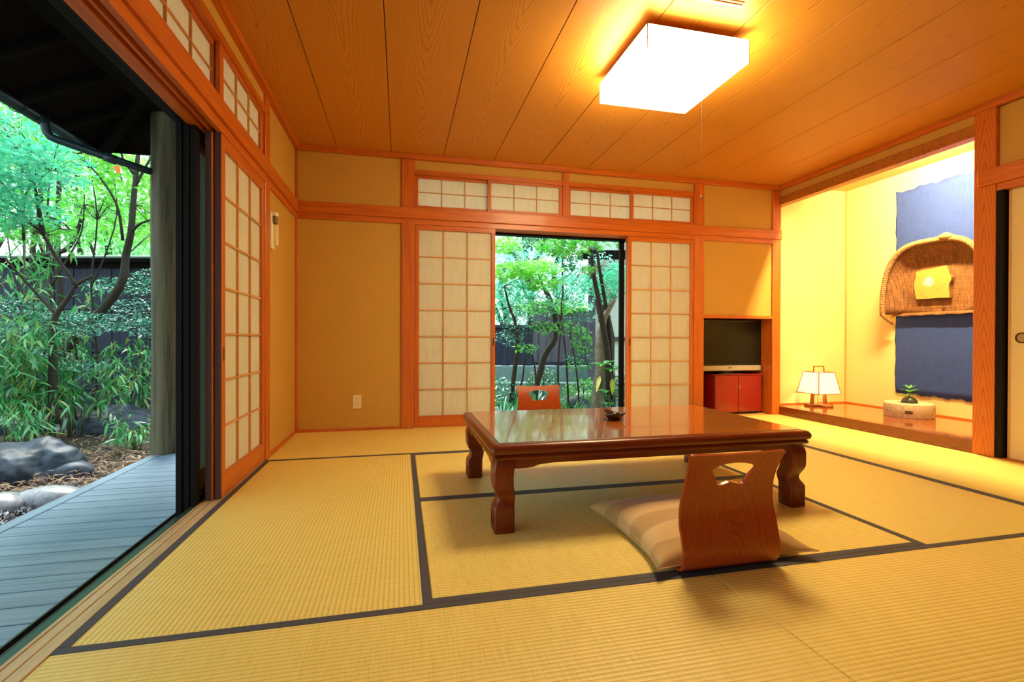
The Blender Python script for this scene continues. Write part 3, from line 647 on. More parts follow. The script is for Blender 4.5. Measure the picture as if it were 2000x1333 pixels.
# ashtray
at = empty('ashtray', (1.10, 2.36, TZ+0.0016), 'small glossy black ceramic ashtray with pinched rim on the table', 'ashtray')
mb = MB(); n = 40; rs = []
def ash(j, r, z, w):
    a = 2*math.pi*j/n; k = 1 + w*(0.10*math.cos(3*a+0.6) + 0.06*math.cos(5*a+2)); zz = z*(1 + w*(0.13*math.cos(2*a+2.6) + 0.10*math.cos(3*a+0.2)))
    return (1.10 + r*k*math.cos(a), 2.36 + r*k*math.sin(a), TZ+0.0016+zz)
for r, z, w in ((0.012, 0.0, 0), (0.034, 0.0, 0), (0.036, 0.006, 0), (0.046, 0.020, 0.6), (0.056, 0.037, 1), (0.0545, 0.039, 1), (0.046, 0.028, 0.9), (0.036, 0.013, 0.4), (0.020, 0.008, 0), (0.006, 0.007, 0)):
    rs.append([ash(j, r, z, w) for j in range(n)])
mb.rings(rs); build('bowl', mb, 'black_ceramic', at, smooth=True)

# ================================================================== LEGLESS CHAIRS AND CUSHIONS
def chair(label):
    """origin under the foot of the back; back rises at y=0, seat runs towards +y"""
    root = empty('legless_chair', (0, 0, 0), label, 'chair', 'legless plywood chairs at the low table')
    # centre line (y, z) from the seat front to the top of the back
    P_ = [(0.36, 0.010), (0.24, 0.007), (0.12, 0.007), (0.055, 0.008), (0.022, 0.014), (0.004, 0.034), (0.002, 0.065), (0.012, 0.110), (0.026, 0.160), (0.034, 0.205), (0.033, 0.250), (0.022, 0.300), (0.004, 0.352), (-0.018, 0.400), (-0.028, 0.421)]
    d = [0]
    for i in range(1, len(P_)): d.append(d[-1]+math.hypot(P_[i][0]-P_[i-1][0], P_[i][1]-P_[i-1][1]))
    Ltot = d[-1]
    def at_(t):
        t = max(0, min(Ltot, t)); y = np.interp(t, d, [p[0] for p in P_]); z = np.interp(t, d, [p[1] for p in P_]); return y, z
    ts = np.linspace(0, Ltot, 200); ys = np.array([at_(t)[0] for t in ts]); zs = np.array([at_(t)[1] for t in ts])
    ker = np.ones(11)/11; yp = np.pad(ys, 5, 'edge'); zp = np.pad(zs, 5, 'edge'); ys2 = np.convolve(yp, ker, 'valid'); zs2 = np.convolve(zp, ker, 'valid')
    def surf(s, t): return (s, float(np.interp(t, ts, ys2)), float(np.interp(t, ts, zs2)))
    tb_ = d[6]
    wk = [(0.0, 0.165), (d[3], 0.185), (d[5], 0.188), (d[8], 0.190), (d[10], 0.180), (d[11], 0.174), (d[12], 0.1745), (d[13], 0.181), (Ltot, 0.187)]
    def hw(t): return float(np.interp(t, [a for a, b in wk], [b for a, b in wk]))
    bm = bmesh.new()
    # lower part: grid ; upper part: loft around the hand hole
    tsplit = Ltot-0.200
    ns_ = 16
    rows = []
    for t in np.linspace(0, tsplit, 34):
        w = hw(t); 
        if t < 0.03: w -= (0.03-t)**2*20
        rows.append([bm.verts.new(surf(-w+2*w*i/ns_, t)) for i in range(ns_+1)])
    for a, b in zip(rows, rows[1:]):
        for i in range(ns_): bm.faces.new((a[i], a[i+1], b[i+1], b[i]))
    # outer boundary of the upper part, counter clockwise from bottom left
    tT = Ltot; outer = [(v, None) for v in rows[-1]]
    nr = 12; ht = np.linspace(tsplit, tT-0.022, nr)[1:]
    o2 = [(-hw(tsplit)+2*hw(tsplit)*i/ns_, tsplit) for i in range(ns_+1)]
    o2 += [(hw(t), t) for t in ht]
    R = 0.020
    for k in range(1, 5):
        a = math.radians(90*k/5); o2.append((hw(tT)-R+R*math.cos(a), tT-0.022+0.020*math.sin(a)+0.002))
    for i in range(0, ns_+1):
        s = (hw(tT)-R)*(1-2*i/ns_); o2.append((s, tT - 0.010*(1-(s/hw(tT))**2) - 0.0))
    for k in range(4, 0, -1):
        a = math.radians(90*k/5); o2.append((-hw(tT)+R-R*math.cos(a), tT-0.022+0.020*math.sin(a)+0.002))
    o2 += [(-hw(t), t) for t in ht[::-1]]
    nO = len(o2); ht0 = tT-0.094
    # fan shaped hand hole
    hp = [(-0.047, -0.036), (-0.030, -0.037), (-0.018, -0.031), (0.0, -0.027), (0.018, -0.031), (0.030, -0.037), (0.047, -0.036), (0.054, -0.020), (0.066, 0.000), (0.078, 0.014), (0.076, 0.024), (0.058, 0.034), (0.030, 0.041), (0.0, 0.043),
          (-0.030, 0.041), (-0.058, 0.034), (-0.076, 0.024), (-0.078, 0.014), (-0.066, 0.000), (-0.054, -0.020)]
    hp = np.array(hp + [hp[0]])*np.array([1.08, 1.15]); hd = np.concatenate([[0], np.cumsum(np.hypot(*np.diff(hp, axis=0).T))])
    # sample the hole by angle matched to the outer boundary
    hang = np.unwrap(np.arctan2(hp[:, 1], hp[:, 0])); oang = np.unwrap(np.array([math.atan2((t-ht0)*1.0, s) for s, t in o2]))
    hs = []
    dense = np.linspace(0, hd[-1], 600); dx = np.interp(dense, hd, hp[:, 0]); dy = np.interp(dense, hd, hp[:, 1]); da = np.unwrap(np.arctan2(dy, dx))
    for a in oang:
        k = a
        while k < da[0]: k += 2*math.pi
        while k > da[-1]: k -= 2*math.pi
        j = int(np.argmin(np.abs(da-k))); hs.append((dx[j], ht0+dy[j]))
    K = 5; grid = []
    for q in range(K+1):
        f = q/K; ring = []
        for i in range(nO):
            if q == K and i <= ns_: ring.append(rows[-1][i]); continue
            s = hs[i][0]*(1-f)+o2[i][0]*f; t = hs[i][1]*(1-f)+o2[i][1]*f; ring.append(bm.verts.new(surf(s, t)))
        grid.append(ring)
    for q in range(K):
        for i in range(nO):
            j = (i+1) % nO
            try: bm.faces.new((grid[q][i], grid[q+1][i], grid[q+1][j], grid[q][j]))
            except ValueError: pass
    bmesh.ops.remove_doubles(bm, verts=bm.verts, dist=0.0004)
    bmesh.ops.recalc_face_normals(bm, faces=bm.faces)
    r = bmesh.ops.solidify(bm, geom=bm.faces[:], thickness=0.011)
    bmesh.ops.recalc_face_normals(bm, faces=bm.faces)
    mn = min(v.co.z for v in bm.verts)
    for v in bm.verts: v.co.z -= mn - 0.002
    me = bpy.data.meshes.new('backrest'); bm.to_mesh(me); bm.free(); me.materials.append(MATS['chair_wood']); me.shade_smooth(); me.set_sharp_from_angle(angle=math.radians(40))
    put('bent_shell', me, (0, 0, 0), root)
    return root
c1 = chair('reddish bent plywood legless chair on the near side of the table')
c2 = copy_tree(c1); c2['label'] = 'orange bent plywood legless chair on the far side of the table, before the doorway'
c1.location = (1.108, 1.432, 0.0); c2.location = (1.085, 3.74, 0.0); c2.rotation_euler = (0, 0, math.pi)
for c in (c1, c2): WORLD[c.name] = Vector(c.location)

def cushion(cx, cy, w, l, label, fold):
    root = empty('floor_cushion', (cx, cy, 0), label, 'cushion', 'striped floor cushions at the low table')
    n = 44; bm = bmesh.new(); H = 0.125
    def P2(i, j, sgn):
        u, v = 2*i/n-1, 2*j/n-1
        m = max(abs(u), abs(v)); k = (1-abs(u)**3.0)*(1-abs(v)**3.0); k = max(0, k)**0.55
        # sides drawn in, corners pointed
        e = 0.055*(1-abs(u)**2)*abs(v)**6; g = 0.055*(1-abs(v)**2)*abs(u)**6
        x = u*(w/2)*(1 - g/(w/2)); y = v*(l/2)*(1 - e/(l/2))
        wr = 0.006*math.sin(9*u+3*v)*abs(v)**2 + 0.004*math.sin(17*v-5*u)*abs(u)**2 + 0.005*math.sin(7*u-13*v)*k*(1-k)*3
        base = 0.020 + 0.018*(abs(u*v))**2 * fold
        z = base + (H-0.03)*k + wr*k**0.3 if sgn > 0 else base - 0.012*k**0.4
        if sgn < 0: z = min(z, base)
        return (x, y, max(0.006, z))
    V = {}
    for sgn in (1, -1):
        for i in range(n+1):
            for j in range(n+1):
                if sgn < 0 and (i in (0, n) or j in (0, n)): V[(sgn, i, j)] = V[(1, i, j)]; continue
                V[(sgn, i, j)] = bm.verts.new(P2(i, j, sgn))
        for i in range(n):
            for j in range(n):
                f = (V[(sgn, i, j)], V[(sgn, i+1, j)], V[(sgn, i+1, j+1)], V[(sgn, i, j+1)])
                if len(set(f)) > 2: bm.faces.new(f)
    bmesh.ops.recalc_face_normals(bm, faces=bm.faces)
    me = bpy.data.meshes.new('cushion'); bm.to_mesh(me); bm.free(); me.materials.append(MATS['cushion_fabric']); me.shade_smooth()
    o = put('cover', me, (cx, cy, 0), root)
    sm = MB(); pts = [(cx+x, cy+y, z) for x, y, z in [P2(i, 0, 1) for i in range(0, n+1, 2)] + [P2(n, j, 1) for j in range(0, n+1, 2)] + [P2(i, n, 1) for i in range(n, -1, -2)] + [P2(0, j, 1) for j in range(n, -1, -2)]]
    sm.tube(pts, 0.0022, 5); build('seam', sm, 'cushion_fabric', root, smooth=True)
    return root
cushion(1.150, 1.745, 0.640, 0.620, 'beige striped floor cushion on the near chair, spilling past the chair back', 1.0)
cushion(1.085, 3.43, 0.600, 0.580, 'beige striped floor cushion on the far chair, hidden behind the table', 0.5)

# ================================================================== CEILING LAMP, CORD, VENT
cl = empty('ceiling_lamp', (1.485, 2.485, ZC), 'large square glowing paper lamp box fixed under the wooden ceiling', 'ceiling lamp')
LX, LY, LH0, LH1, hwid = 1.487, 2.483, 2.255, 2.375, 0.292
def shade(lo, hi): return bx('shade_panel', lo, hi, 'lamp_shade_glow', cl, 0)
shade((LX-hwid, LY-hwid, LH0), (LX+hwid, LY+hwid, LH0+0.004))
for s in (-1, 1):
    shade((LX+s*hwid-0.002, LY-hwid, LH0+0.004), (LX+s*hwid+0.002, LY+hwid, LH1)); shade((LX-hwid+0.002, LY+s*hwid-0.002, LH0+0.004), (LX+hwid-0.002, LY+s*hwid+0.002, LH1))
for sx_ in (-1, 1):
    for sy_ in (-1, 1): bx('corner_bar', (LX+sx_*(hwid+0.002)-0.002, LY+sy_*(hwid+0.002)-0.002, LH0), (LX+sx_*(hwid+0.002)+0.002, LY+sy_*(hwid+0.002)+0.002, LH1), 'bark_edge', cl, 0)
bx('ceiling_mount', (LX-0.13, LY-0.13, LH1+0.004), (LX+0.13, LY+0.13, ZC+0.001), 'white_plastic_bright', cl, 0.002)
bx('top_cover', (LX-hwid+0.001, LY-hwid+0.001, LH1+0.0005), (LX+hwid-0.001, LY+hwid-0.001, LH1+0.004), 'cedar_pale_x', cl, 0)
pcd = empty('pull_cord', (1.80, 2.62, 1.66), 'thin lamp pull cord with small dark bead, hanging before the upper right wall', 'pull cord')
CX, CY = 1.782, 2.600
build('cord', MB().tube([(CX, CY, LH0+0.03), (CX, CY, 1.68)], 0.0005, 4), 'slot_dark', pcd)
build('bead', MB().lathe([(0.002, 0.024), (0.006, 0.020), (0.008, 0.004), (0.003, 0.0)], (CX, CY, 1.656), 10), 'slot_dark', pcd)
vt = empty('ceiling_vent', (1.45, 1.88, ZC), 'slatted ceiling vent behind the square lamp, at the top picture edge', 'vent')
vx0, vx1, vy0, vy1 = 1.27, 1.625, 1.70, 2.045
bx('vent_frame', (vx0, vy1-0.02, ZC-0.012), (vx1, vy1, ZC), 'cedar_pale_x', vt); bx('vent_frame', (vx0, vy0, ZC-0.012), (vx1, vy0+0.02, ZC), 'cedar_pale_x', vt)
bx('vent_frame', (vx0, vy0+0.02, ZC-0.012), (vx0+0.02, vy1-0.02, ZC), 'cedar_pale_y', vt); bx('vent_frame', (vx1-0.02, vy0+0.02, ZC-0.012), (vx1, vy1-0.02, ZC), 'cedar_pale_y', vt)
for k in range(15): bx('slat', (vx0+0.02, vy0+0.026+0.0203*k, ZC-0.010), (vx1-0.02, vy0+0.026+0.0203*k+0.009, ZC-0.001), 'cedar_pale_x', vt, 0)

# ================================================================== ALCOVE THINGS
tu = empty('tube_light', (4.10, 3.0, 2.46), 'glowing tube light hidden behind the header beam of the alcove', 'tube light')
build('tube', MB().tube([(4.075, 2.72, 2.405), (4.075, 3.42, 2.405)], 0.014, 10), 'tube_glow', tu)
bx('fixture_base', (4.045, 2.68, 2.425), (4.105, 3.46, 2.47), 'white_plastic_bright', tu)
bx('end_cap', (4.058, 2.69, 2.388), (4.092, 2.72, 2.425), 'white_plastic_bright', tu); bx('end_cap', (4.058, 3.42, 2.388), (4.092, 3.45, 2.425), 'white_plastic_bright', tu)

# hanging indigo cloth
mb = MB(); ny, nz = 60, 30; y0, y1, z0, z1 = 3.00, 3.868, 0.262, 2.285
def cl_(i, j):
    y = y0+(y1-y0)*i/ny; z = z0+(z1-z0)*j/nz
    if j == nz: z += 0.008*math.sin(y*23)+0.006*math.sin(y*57+1)
    if j == 0: z += 0.006*math.sin(y*31)+0.004*math.sin(y*83)+0.02*(y-3.4)
    if i in (0, ny): y += 0.004*math.sin(z*17)+0.003*math.sin(z*41)
    return (AX-0.010-0.003*math.sin(y*9)*(1-j/nz), y, z)
mb.v = [cl_(i, j) for i in range(ny+1) for j in range(nz+1)]
mb.f = [(i*(nz+1)+j, (i+1)*(nz+1)+j, (i+1)*(nz+1)+j+1, i*(nz+1)+j+1) for i in range(ny) for j in range(nz)]
hc = empty('wall_hanging', (AX-0.01, 3.43, 0.26), 'indigo blue woven cloth with frayed ends hung on the alcove wall', 'wall hanging')
o = build('cloth', mb, 'indigo_cloth', hc, smooth=True); md = o.modifiers.new('s', 'SOLIDIFY'); md.thickness = 0.003
fr = MB()
for k in range(260):
    y = y0+(y1-y0)*rng.random(); b_ = cl_(int((y-y0)/(y1-y0)*ny), 0)
    fr.tube([(AX-0.010, y, b_[2]+0.004), (AX-0.010+rng.uniform(-.003, .003), y+rng.uniform(-.004, .004), b_[2]-rng.uniform(0.006, 0.022))], 0.0006, 3)
o = build('fringe', fr, 'rim_vine', hc); tag(o, kind='stuff')

# winnowing basket hung on the cloth
bk = empty('winnowing_basket', (4.80, 3.47, 1.02), 'brown woven winnowing basket with vine bound rim over the blue cloth', 'basket')
yc = 3.405
def arch(t, s=1.0):  # t in 0..1 around the rim from left foot over the top to right foot
    a = math.pi*t; y = yc + 0.455*s*math.copysign(abs(math.cos(a))**0.62, math.cos(a)); z = 1.05 + 0.655*s*abs(math.sin(a))**0.78
    return y, z
NR = 48; rim = []
for i in range(NR+1):
    t = i/NR; y, z = arch(t); rim.append((4.700 - 0.01*math.sin(math.pi*t), y, z))
rim = [(4.80, rim[0][1]-0.028, 0.955), (4.765, rim[0][1]-0.004, 1.00)] + rim + [(4.765, rim[-1][1]+0.004, 1.00), (4.80, rim[-1][1]+0.028, 0.955)]
rb = build('rim', MB().tube(rim, [0.010, 0.018]+[0.023]*(len(rim)-4)+[0.018, 0.010], 10), 'rim_vine', bk, smooth=True)
for i in range(3, len(rim)-3):
    for f in (0.0, 0.5):
        p = Vector(rim[i])*(1-f)+Vector(rim[i+1])*f; tdir = (Vector(rim[i+1])-Vector(rim[i])).normalized(); u = tdir.orthogonal().normalized(); w = tdir.cross(u)
        rr = 0.0265
        for q in (-0.0035, 0.0035): pass
        ring = lambda off, r: [p+tdir*off + r*(math.cos(2*math.pi*j/10)*u+math.sin(2*math.pi*j/10)*w) for j in range(10)]
        wp = MB(); wp.rings([ring(-0.004, rr-0.002), ring(-0.002, rr), ring(0.002, rr), ring(0.004, rr-0.002)], cap=False); build('rim_binding', wp, 'rim_vine', rb, smooth=True)
mb = MB(); K = 10; rs = []
for q in range(K+1):
    f = q/K; row = []
    for i in range(NR+1):
        t = i/NR; y, z = arch(t, 1-0.0*f); s = 1 - 0.999*f
        yy = yc + (y-yc)*s; zz = 1.055 + (z-1.055)*s
        dep = 4.700 + 0.150*min(1, (f*6.0))**0.6
        row.append((dep, yy, zz))
    rs.append(row)
for row in rs: mb.v += row
for q in range(K):
    for i in range(NR): mb.f.append((q*(NR+1)+i, q*(NR+1)+i+1, (q+1)*(NR+1)+i+1, (q+1)*(NR+1)+i))
# lip strip below
b0 = len(mb.v)
for i in range(25):
    y = yc + 0.455 - 0.91*i/24; e = 0.004*math.sin(y*40)
    mb.v += [(4.815, y, 1.032+e), (4.850, y, 1.062)]
for i in range(24): mb.f.append((b0+2*i, b0+2*i+1, b0+2*i+3, b0+2*i+2))
o = build('basket_body', mb, 'woven_bark', bk, smooth=True); md = o.modifiers.new('s', 'SOLIDIFY'); md.thickness = 0.006
rbm = MB()
for k in range(9):
    z = 1.10+0.055*k
    if z < 1.6: rbm.tube([(4.846, yc-0.36, z), (4.843, yc, z), (4.846, yc+0.36, z)], 0.0022, 5)
build('weave_ribs', rbm, 'bark_edge', bk, smooth=True)
kn = MB().tube([(4.685, 3.20, 1.70), (4.675, 3.27, 1.72), (4.685, 3.34, 1.715)], [0.012, 0.034, 0.016], 8); build('rim_knot', kn, 'rim_vine', bk, smooth=True)

pq = empty('wooden_plaque', (4.82, 3.53, 1.19), 'irregular slab of pale wood with bark edges fixed on the basket', 'plaque')
pts = [(3.612, 1.190), (3.632, 1.300), (3.616, 1.452), (3.355, 1.476), (3.312, 1.362), (3.334, 1.285), (3.326, 1.182)]
# give the sides a slight waver
poly = []
for k, (a, b) in enumerate(zip(pts, pts[1:]+pts[:1])):
    for t in (0, 0.33, 0.66):
        y = a[0]*(1-t)+b[0]*t; z = a[1]*(1-t)+b[1]*t; w = 0 if t == 0 else 0.004*math.sin(k*5+t*9); poly.append((4.805, y+w, z+w*0.5))
build('slab', MB().prism([(4.803, y, z) for _, y, z in poly], (0.003, 0, 0)), 'plaque_wood', pq, origin=(4.803, 3.505, 1.345))
build('bark_edge', MB().prism([(4.806, y, z) for _, y, z in poly], (0.032, 0, 0)), 'bark_edge', pq)
ck = MB()
for p in ([(3.62, 1.25), (3.585, 1.215), (3.56, 1.20)], [(3.50, 1.29), (3.46, 1.25), (3.43, 1.245)], [(3.47, 1.26), (3.40, 1.31)], [(3.645, 1.265), (3.60, 1.27)]):
    ck.tube([(4.8028, y-0.04, z) for y, z in p], 0.0013, 4)
ck.lathe([(0.004, -0.001), (0.004, 0.001)], (4.803, 3.45, 1.43), 8)
build('crack', ck, 'bark_edge', pq)

# millstone planter with a small plant
ms = empty('stone_planter', (4.600, 3.520, 0.089), 'round pale millstone used as planter on the polished alcove shelf', 'planter')
cx, cy, cz = 4.600, 3.520, 0.089
prof = [(0.05, 0.0), (0.182, 0.0), (0.188, 0.008), (0.189, 0.110), (0.186, 0.124), (0.176, 0.130), (0.085, 0.128), (0.078, 0.120), (0.072, 0.085), (0.02, 0.080)]
mb = MB(); rs = []
for r, z in prof: rs.append([(cx+(r+0.0025*math.sin(j*1.7+z*40))*math.cos(2*math.pi*j/40), cy+(r+0.0025*math.sin(j*1.7+z*40))*math.sin(2*math.pi*j/40), cz+z) for j in range(40)])
mb.rings(rs); build('stone_body', mb, 'stone_planter', ms, smooth='auto')
vd = Vector((-0.79, -0.61, 0)).normalized(); sdv = Vector((0.61, -0.79, 0)); hcn = Vector((cx, cy, cz+0.055)) + vd*0.184
sq = [hcn+sdv*a+Vector((0, 0, b)) for a, b in ((-0.027, -0.015), (0.027, -0.015), (0.027, 0.015), (-0.027, 0.015))]
build('side_socket', MB().prism(sq, vd*0.006), 'dark_hole', ms)
pl = empty('moss_ball_plant', (cx-0.02, cy-0.02, cz+0.08), 'small green plant growing from a dark moss ball in the millstone', 'plant')
mb = MB(); n = 20
prof = [(0.010, -0.0), (0.045, 0.010), (0.062, 0.040), (0.060, 0.066), (0.045, 0.090), (0.022, 0.104), (0.004, 0.108)]
mb.lathe(prof, (cx-0.02, cy-0.02, cz+0.081), n); build('moss_ball', mb, 'moss_ball', pl, smooth=True)
bz = cz+0.18; st = MB()
for k in range(4): st.tube([(cx-0.02, cy-0.02, bz), (cx-0.02+0.01*math.cos(k*1.6), cy-0.02+0.01*math.sin(k*1.6), bz+0.05+0.01*k), (cx-0.02+0.02*math.cos(k*1.6), cy-0.02+0.02*math.sin(k*1.6), bz+0.10)], 0.0018, 5)
build('stem', st, 'bamboo_stem', pl)
def leafquad(p, d, n_, l, w, droop=0.3, seg=3):
    p, d, n_ = Vector(p), Vector(d).normalized(), Vector(n_); s = d.cross(n_).normalized(); n_ = s.cross(d)
    rows = []
    for k in range(seg+1):
        t = k/seg; wd = w*math.sin(math.pi*min(0.97, max(0.04, t**0.8)))*0.5
        c = p + d*l*t - Vector((0, 0, 1))*droop*l*t*t; rows.append((c-s*wd, c-n_*wd*0.25, c+s*wd))
    vs = [v for r in rows for v in r]; fs = []
    for k in range(seg):
        a = 3*k; fs += [(a, a+3, a+4, a+1), (a+1, a+4, a+5, a+2)]
    return vs, fs
for k in range(15):
    a = k*2.4; lay = k % 3; mb = MB(); vs_, fs_ = leafquad((cx-0.02, cy-0.02, bz+0.02+0.03*lay), (math.cos(a), math.sin(a), 0.25+0.35*lay), (0, 0, 1), 0.11-0.018*lay, 0.020, 0.25); mb.add(vs_, fs_)
    build('leaf', mb, 'leaf_green', pl, smooth=True)

# paper lamp
lx, ly, lz = 4.36, 4.275, 0.089
pl_ = empty('paper_lamp', (lx, ly, lz), 'small lit paper lamp with wooden frame in the alcove corner', 'lamp')
bx('base', (lx-0.135, ly-0.055, lz), (lx+0.135, ly+0.055, lz+0.022), 'lamp_wood', pl_, 0.002); bx('base', (lx-0.055, ly-0.135, lz+0.001), (lx+0.055, ly+0.135, lz+0.021), 'lamp_wood', pl_, 0.002)
zb, zt, hb, htp = lz+0.140, lz+0.365, 0.140, 0.100
cb = [(lx+a*hb, ly+b*hb, zb) for a, b in ((-1, -1), (1, -1), (1, 1), (-1, 1))]; ct = [(lx+a*htp, ly+b*htp, zt) for a, b in ((-1, -1), (1, -1), (1, 1), (-1, 1))]
for i in range(4):
    j = (i+1) % 4; mb = MB(); inn = [(Vector(p)-Vector((lx, ly, p[2]))).normalized()*0.002 for p in (cb[i], cb[j], ct[j], ct[i])]
    q = [Vector(cb[i]), Vector(cb[j]), Vector(ct[j]), Vector(ct[i])]; mb.v = [tuple(v) for v in q]+[tuple(v-w) for v, w in zip(q, inn)]
    mb.f = [(0, 1, 2, 3), (7, 6, 5, 4)]; build('paper_shade', mb, 'lamp_paper', pl_, fixn=False)
fm = MB()
for i in range(4):
    j = (i+1) % 4; fm.tube([cb[i], cb[j]], 0.0045, 4); fm.tube([ct[i], ct[j]], 0.0045, 4); fm.tube([cb[i], ct[i]], 0.0045, 4)
build('shade_frame', fm, 'lamp_wood', pl_)
for s in (-1, 1):
    x = lx + s*0.085; build('leg', MB().hexa([(x-0.008, ly-0.02, lz+0.02), (x+0.008, ly-0.02, lz+0.02), (x+0.008, ly+0.02, lz+0.02), (x-0.008, ly+0.02, lz+0.02),
        (x-0.008-s*0.012, ly-0.016, zb+0.01), (x+0.008-s*0.012, ly-0.016, zb+0.01), (x+0.008-s*0.012, ly+0.016, zb+0.01), (x-0.008-s*0.012, ly+0.016, zb+0.01)]), 'lamp_wood', pl_)
hd_ = MB(); hd_.tube([(lx-0.070, ly, zt-0.005), (lx-0.060, ly, zt+0.062)], 0.007, 4); hd_.tube([(lx+0.070, ly, zt-0.005), (lx+0.060, ly, zt+0.062)], 0.007, 4); hd_.tube([(lx-0.068, ly, zt+0.060), (lx+0.068, ly, zt+0.060)], 0.006, 4)
build('carry_handle', hd_, 'lamp_wood', pl_)
wr_ = MB()
for s in (-1, 1):
    wr_.tube([(lx+s*0.07, ly, zb), (lx+s*0.02, ly-0.02, lz+0.045), (lx, ly, zb-0.02)], 0.0015, 4); wr_.tube([(lx, ly+s*0.06, zb), (lx+0.01, ly+s*0.02, lz+0.045), (lx, ly, zb-0.01)], 0.0015, 4)
build('wire', wr_, 'brass', pl_)
build('bulb', MB().lathe([(0.006, -0.03), (0.020, -0.018), (0.026, 0.0), (0.020, 0.018), (0.006, 0.028)], (lx-0.03, ly-0.01, lz+0.225), 14), 'bulb_glow', pl_, smooth=True)

# ================================================================== TELEVISION AND CABINET
cbn = empty('red_cabinet', (3.50, 4.65, 0), 'low red lacquered two door cabinet under the television', 'cabinet')
bx('carcass', (3.222, 4.465, 0.022), (3.795, 4.88, 0.415), 'red_lacquer', cbn, 0.002); bx('cabinet_top', (3.212, 4.445, 0.415), (3.805, 4.885, 0.428), 'red_lacquer', cbn, 0.003)
bx('plinth', (3.24, 4.475, 0.0), (3.78, 4.87, 0.022), 'dark_gap', cbn)
for a, b, hx, s in ((3.226, 3.506, 3.490, -1), (3.512, 3.792, 3.528, 1)):
    d = bx('door', (a, 4.447, 0.028), (b, 4.464, 0.411), 'red_lacquer', cbn, 0.002)
    r = MB(); r.rings([[(hx+0.008*math.cos(q)+0.0015*math.cos(q)*math.cos(w), 4.444+0.0015*math.sin(w), 0.285+0.011*math.sin(q)+0.0015*math.sin(q)*math.cos(w)) for w in (0, 2.1, 4.2)] for q in [2*math.pi*k/14 for k in range(14)]], close=True)
    r.lathe([(0.004, 0.0), (0.004, 0.01)], (hx, 4.444, 0.298), 8)
    build('ring_handle', r, 'brass', d)
tv = empty('television', (3.44, 4.55, 0.43), 'flat black television with silver bottom bar in the wall recess', 'television')
bx('casing', (3.035, 4.505, 0.520), (3.838, 4.60, 1.010), 'tv_black', tv, 0.006); bx('screen', (3.055, 4.500, 0.535), (3.818, 4.506, 0.990), 'tv_screen', tv, 0.001)
sb = bx('speaker_bar', (3.035, 4.494, 0.462), (3.838, 4.60, 0.518), 'tv_silver', tv, 0.004)
bx('badge', (3.418, 4.4925, 0.490), (3.462, 4.4942, 0.499), 'slot_dark', sb, 0)
bx('stand', (3.30, 4.50, 0.428), (3.60, 4.66, 0.437), 'tv_black', tv, 0.002); bx('stand_neck', (3.39, 4.54, 0.437), (3.51, 4.60, 0.470), 'tv_black', tv, 0.002)
cbv = MB().tube([(3.22, 4.80, 0.99), (3.26, 4.78, 0.97), (3.31, 4.80, 0.93), (3.33, 4.84, 0.88)], 0.006, 6)

# ---- wall things
sk = empty('wall_socket', (-0.372, YB+0.02, 0.185), 'cream wall socket low on the back wall left of the shoji', 'socket')
bx('cover_plate', (-0.408, YB+0.013, 0.188), (-0.337, YB+0.021, 0.308), 'white_plastic', sk, 0.002)
for z in (0.226, 0.250, 0.274):
    bx('slot', (-0.387, YB+0.0122, z-0.006), (-0.385, YB+0.014, z+0.007), 'slot_dark', sk, 0); bx('slot', (-0.370, YB+0.0122, z-0.006), (-0.368, YB+0.014, z+0.007), 'slot_dark', sk, 0)
fl = empty('emergency_flashlight', (-0.85, 3.55, 1.40), 'cream emergency flashlight in its holder on the post beside the left shoji', 'flashlight')
bx('holder', (-0.872, 3.515, 1.405), (-0.846, 3.590, 1.655), 'white_plastic_bright', fl, 0.005)
build('torch_body', MB().rings([[(x, y, z) for x, y in ((-0.847, 3.542), (-0.824, 3.546), (-0.818, 3.565), (-0.824, 3.584), (-0.847, 3.588))] for z in (1.43, 1.575)]), 'white_plastic', fl, bev=0.003)
build('torch_lens', MB().rings([[(x, y, z) for x, y in ((-0.847, 3.520), (-0.826, 3.524), (-0.818, 3.552), (-0.826, 3.584), (-0.847, 3.588))] for z in (1.577, 1.625)]), 'smoky_window', fl, bev=0.002)
build('torch_cap', MB().rings([[(x, y, z) for x, y in ((-0.847, 3.517), (-0.824, 3.521), (-0.815, 3.552), (-0.824, 3.588), (-0.847, 3.592))] for z in (1.626, 1.652)]), 'white_plastic_bright', fl, bev=0.003)
# ================================================================== OUTSIDE
GZ = -0.35
gr = struct(bx('ground', (-14, -6, GZ-0.3), (12, 18, GZ), 'soil', None, 0))
fd = struct(bx('wall_foundation', (-0.97, YF-0.1, GZ-0.05), (5.0, YB+0.12, -0.165), 'concrete', None, 0))
# ---- roof over room and veranda
rf = struct(empty('roof', (0, 1, 2.5)))
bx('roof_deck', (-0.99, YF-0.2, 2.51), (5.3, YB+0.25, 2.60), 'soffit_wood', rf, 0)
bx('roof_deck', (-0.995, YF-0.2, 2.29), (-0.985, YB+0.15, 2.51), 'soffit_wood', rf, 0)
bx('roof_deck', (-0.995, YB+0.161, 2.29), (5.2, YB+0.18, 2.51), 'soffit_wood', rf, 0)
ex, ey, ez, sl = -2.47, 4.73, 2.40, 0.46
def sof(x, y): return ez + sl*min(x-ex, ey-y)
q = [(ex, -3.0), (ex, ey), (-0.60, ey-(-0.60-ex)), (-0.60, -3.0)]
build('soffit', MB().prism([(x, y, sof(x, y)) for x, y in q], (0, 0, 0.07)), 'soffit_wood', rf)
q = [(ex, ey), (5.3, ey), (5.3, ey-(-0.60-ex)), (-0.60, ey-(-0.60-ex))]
build('soffit', MB().prism([(x, y, ez+sl*(ey-y)) for x, y in q], (0, 0, 0.07)), 'soffit_wood', rf)
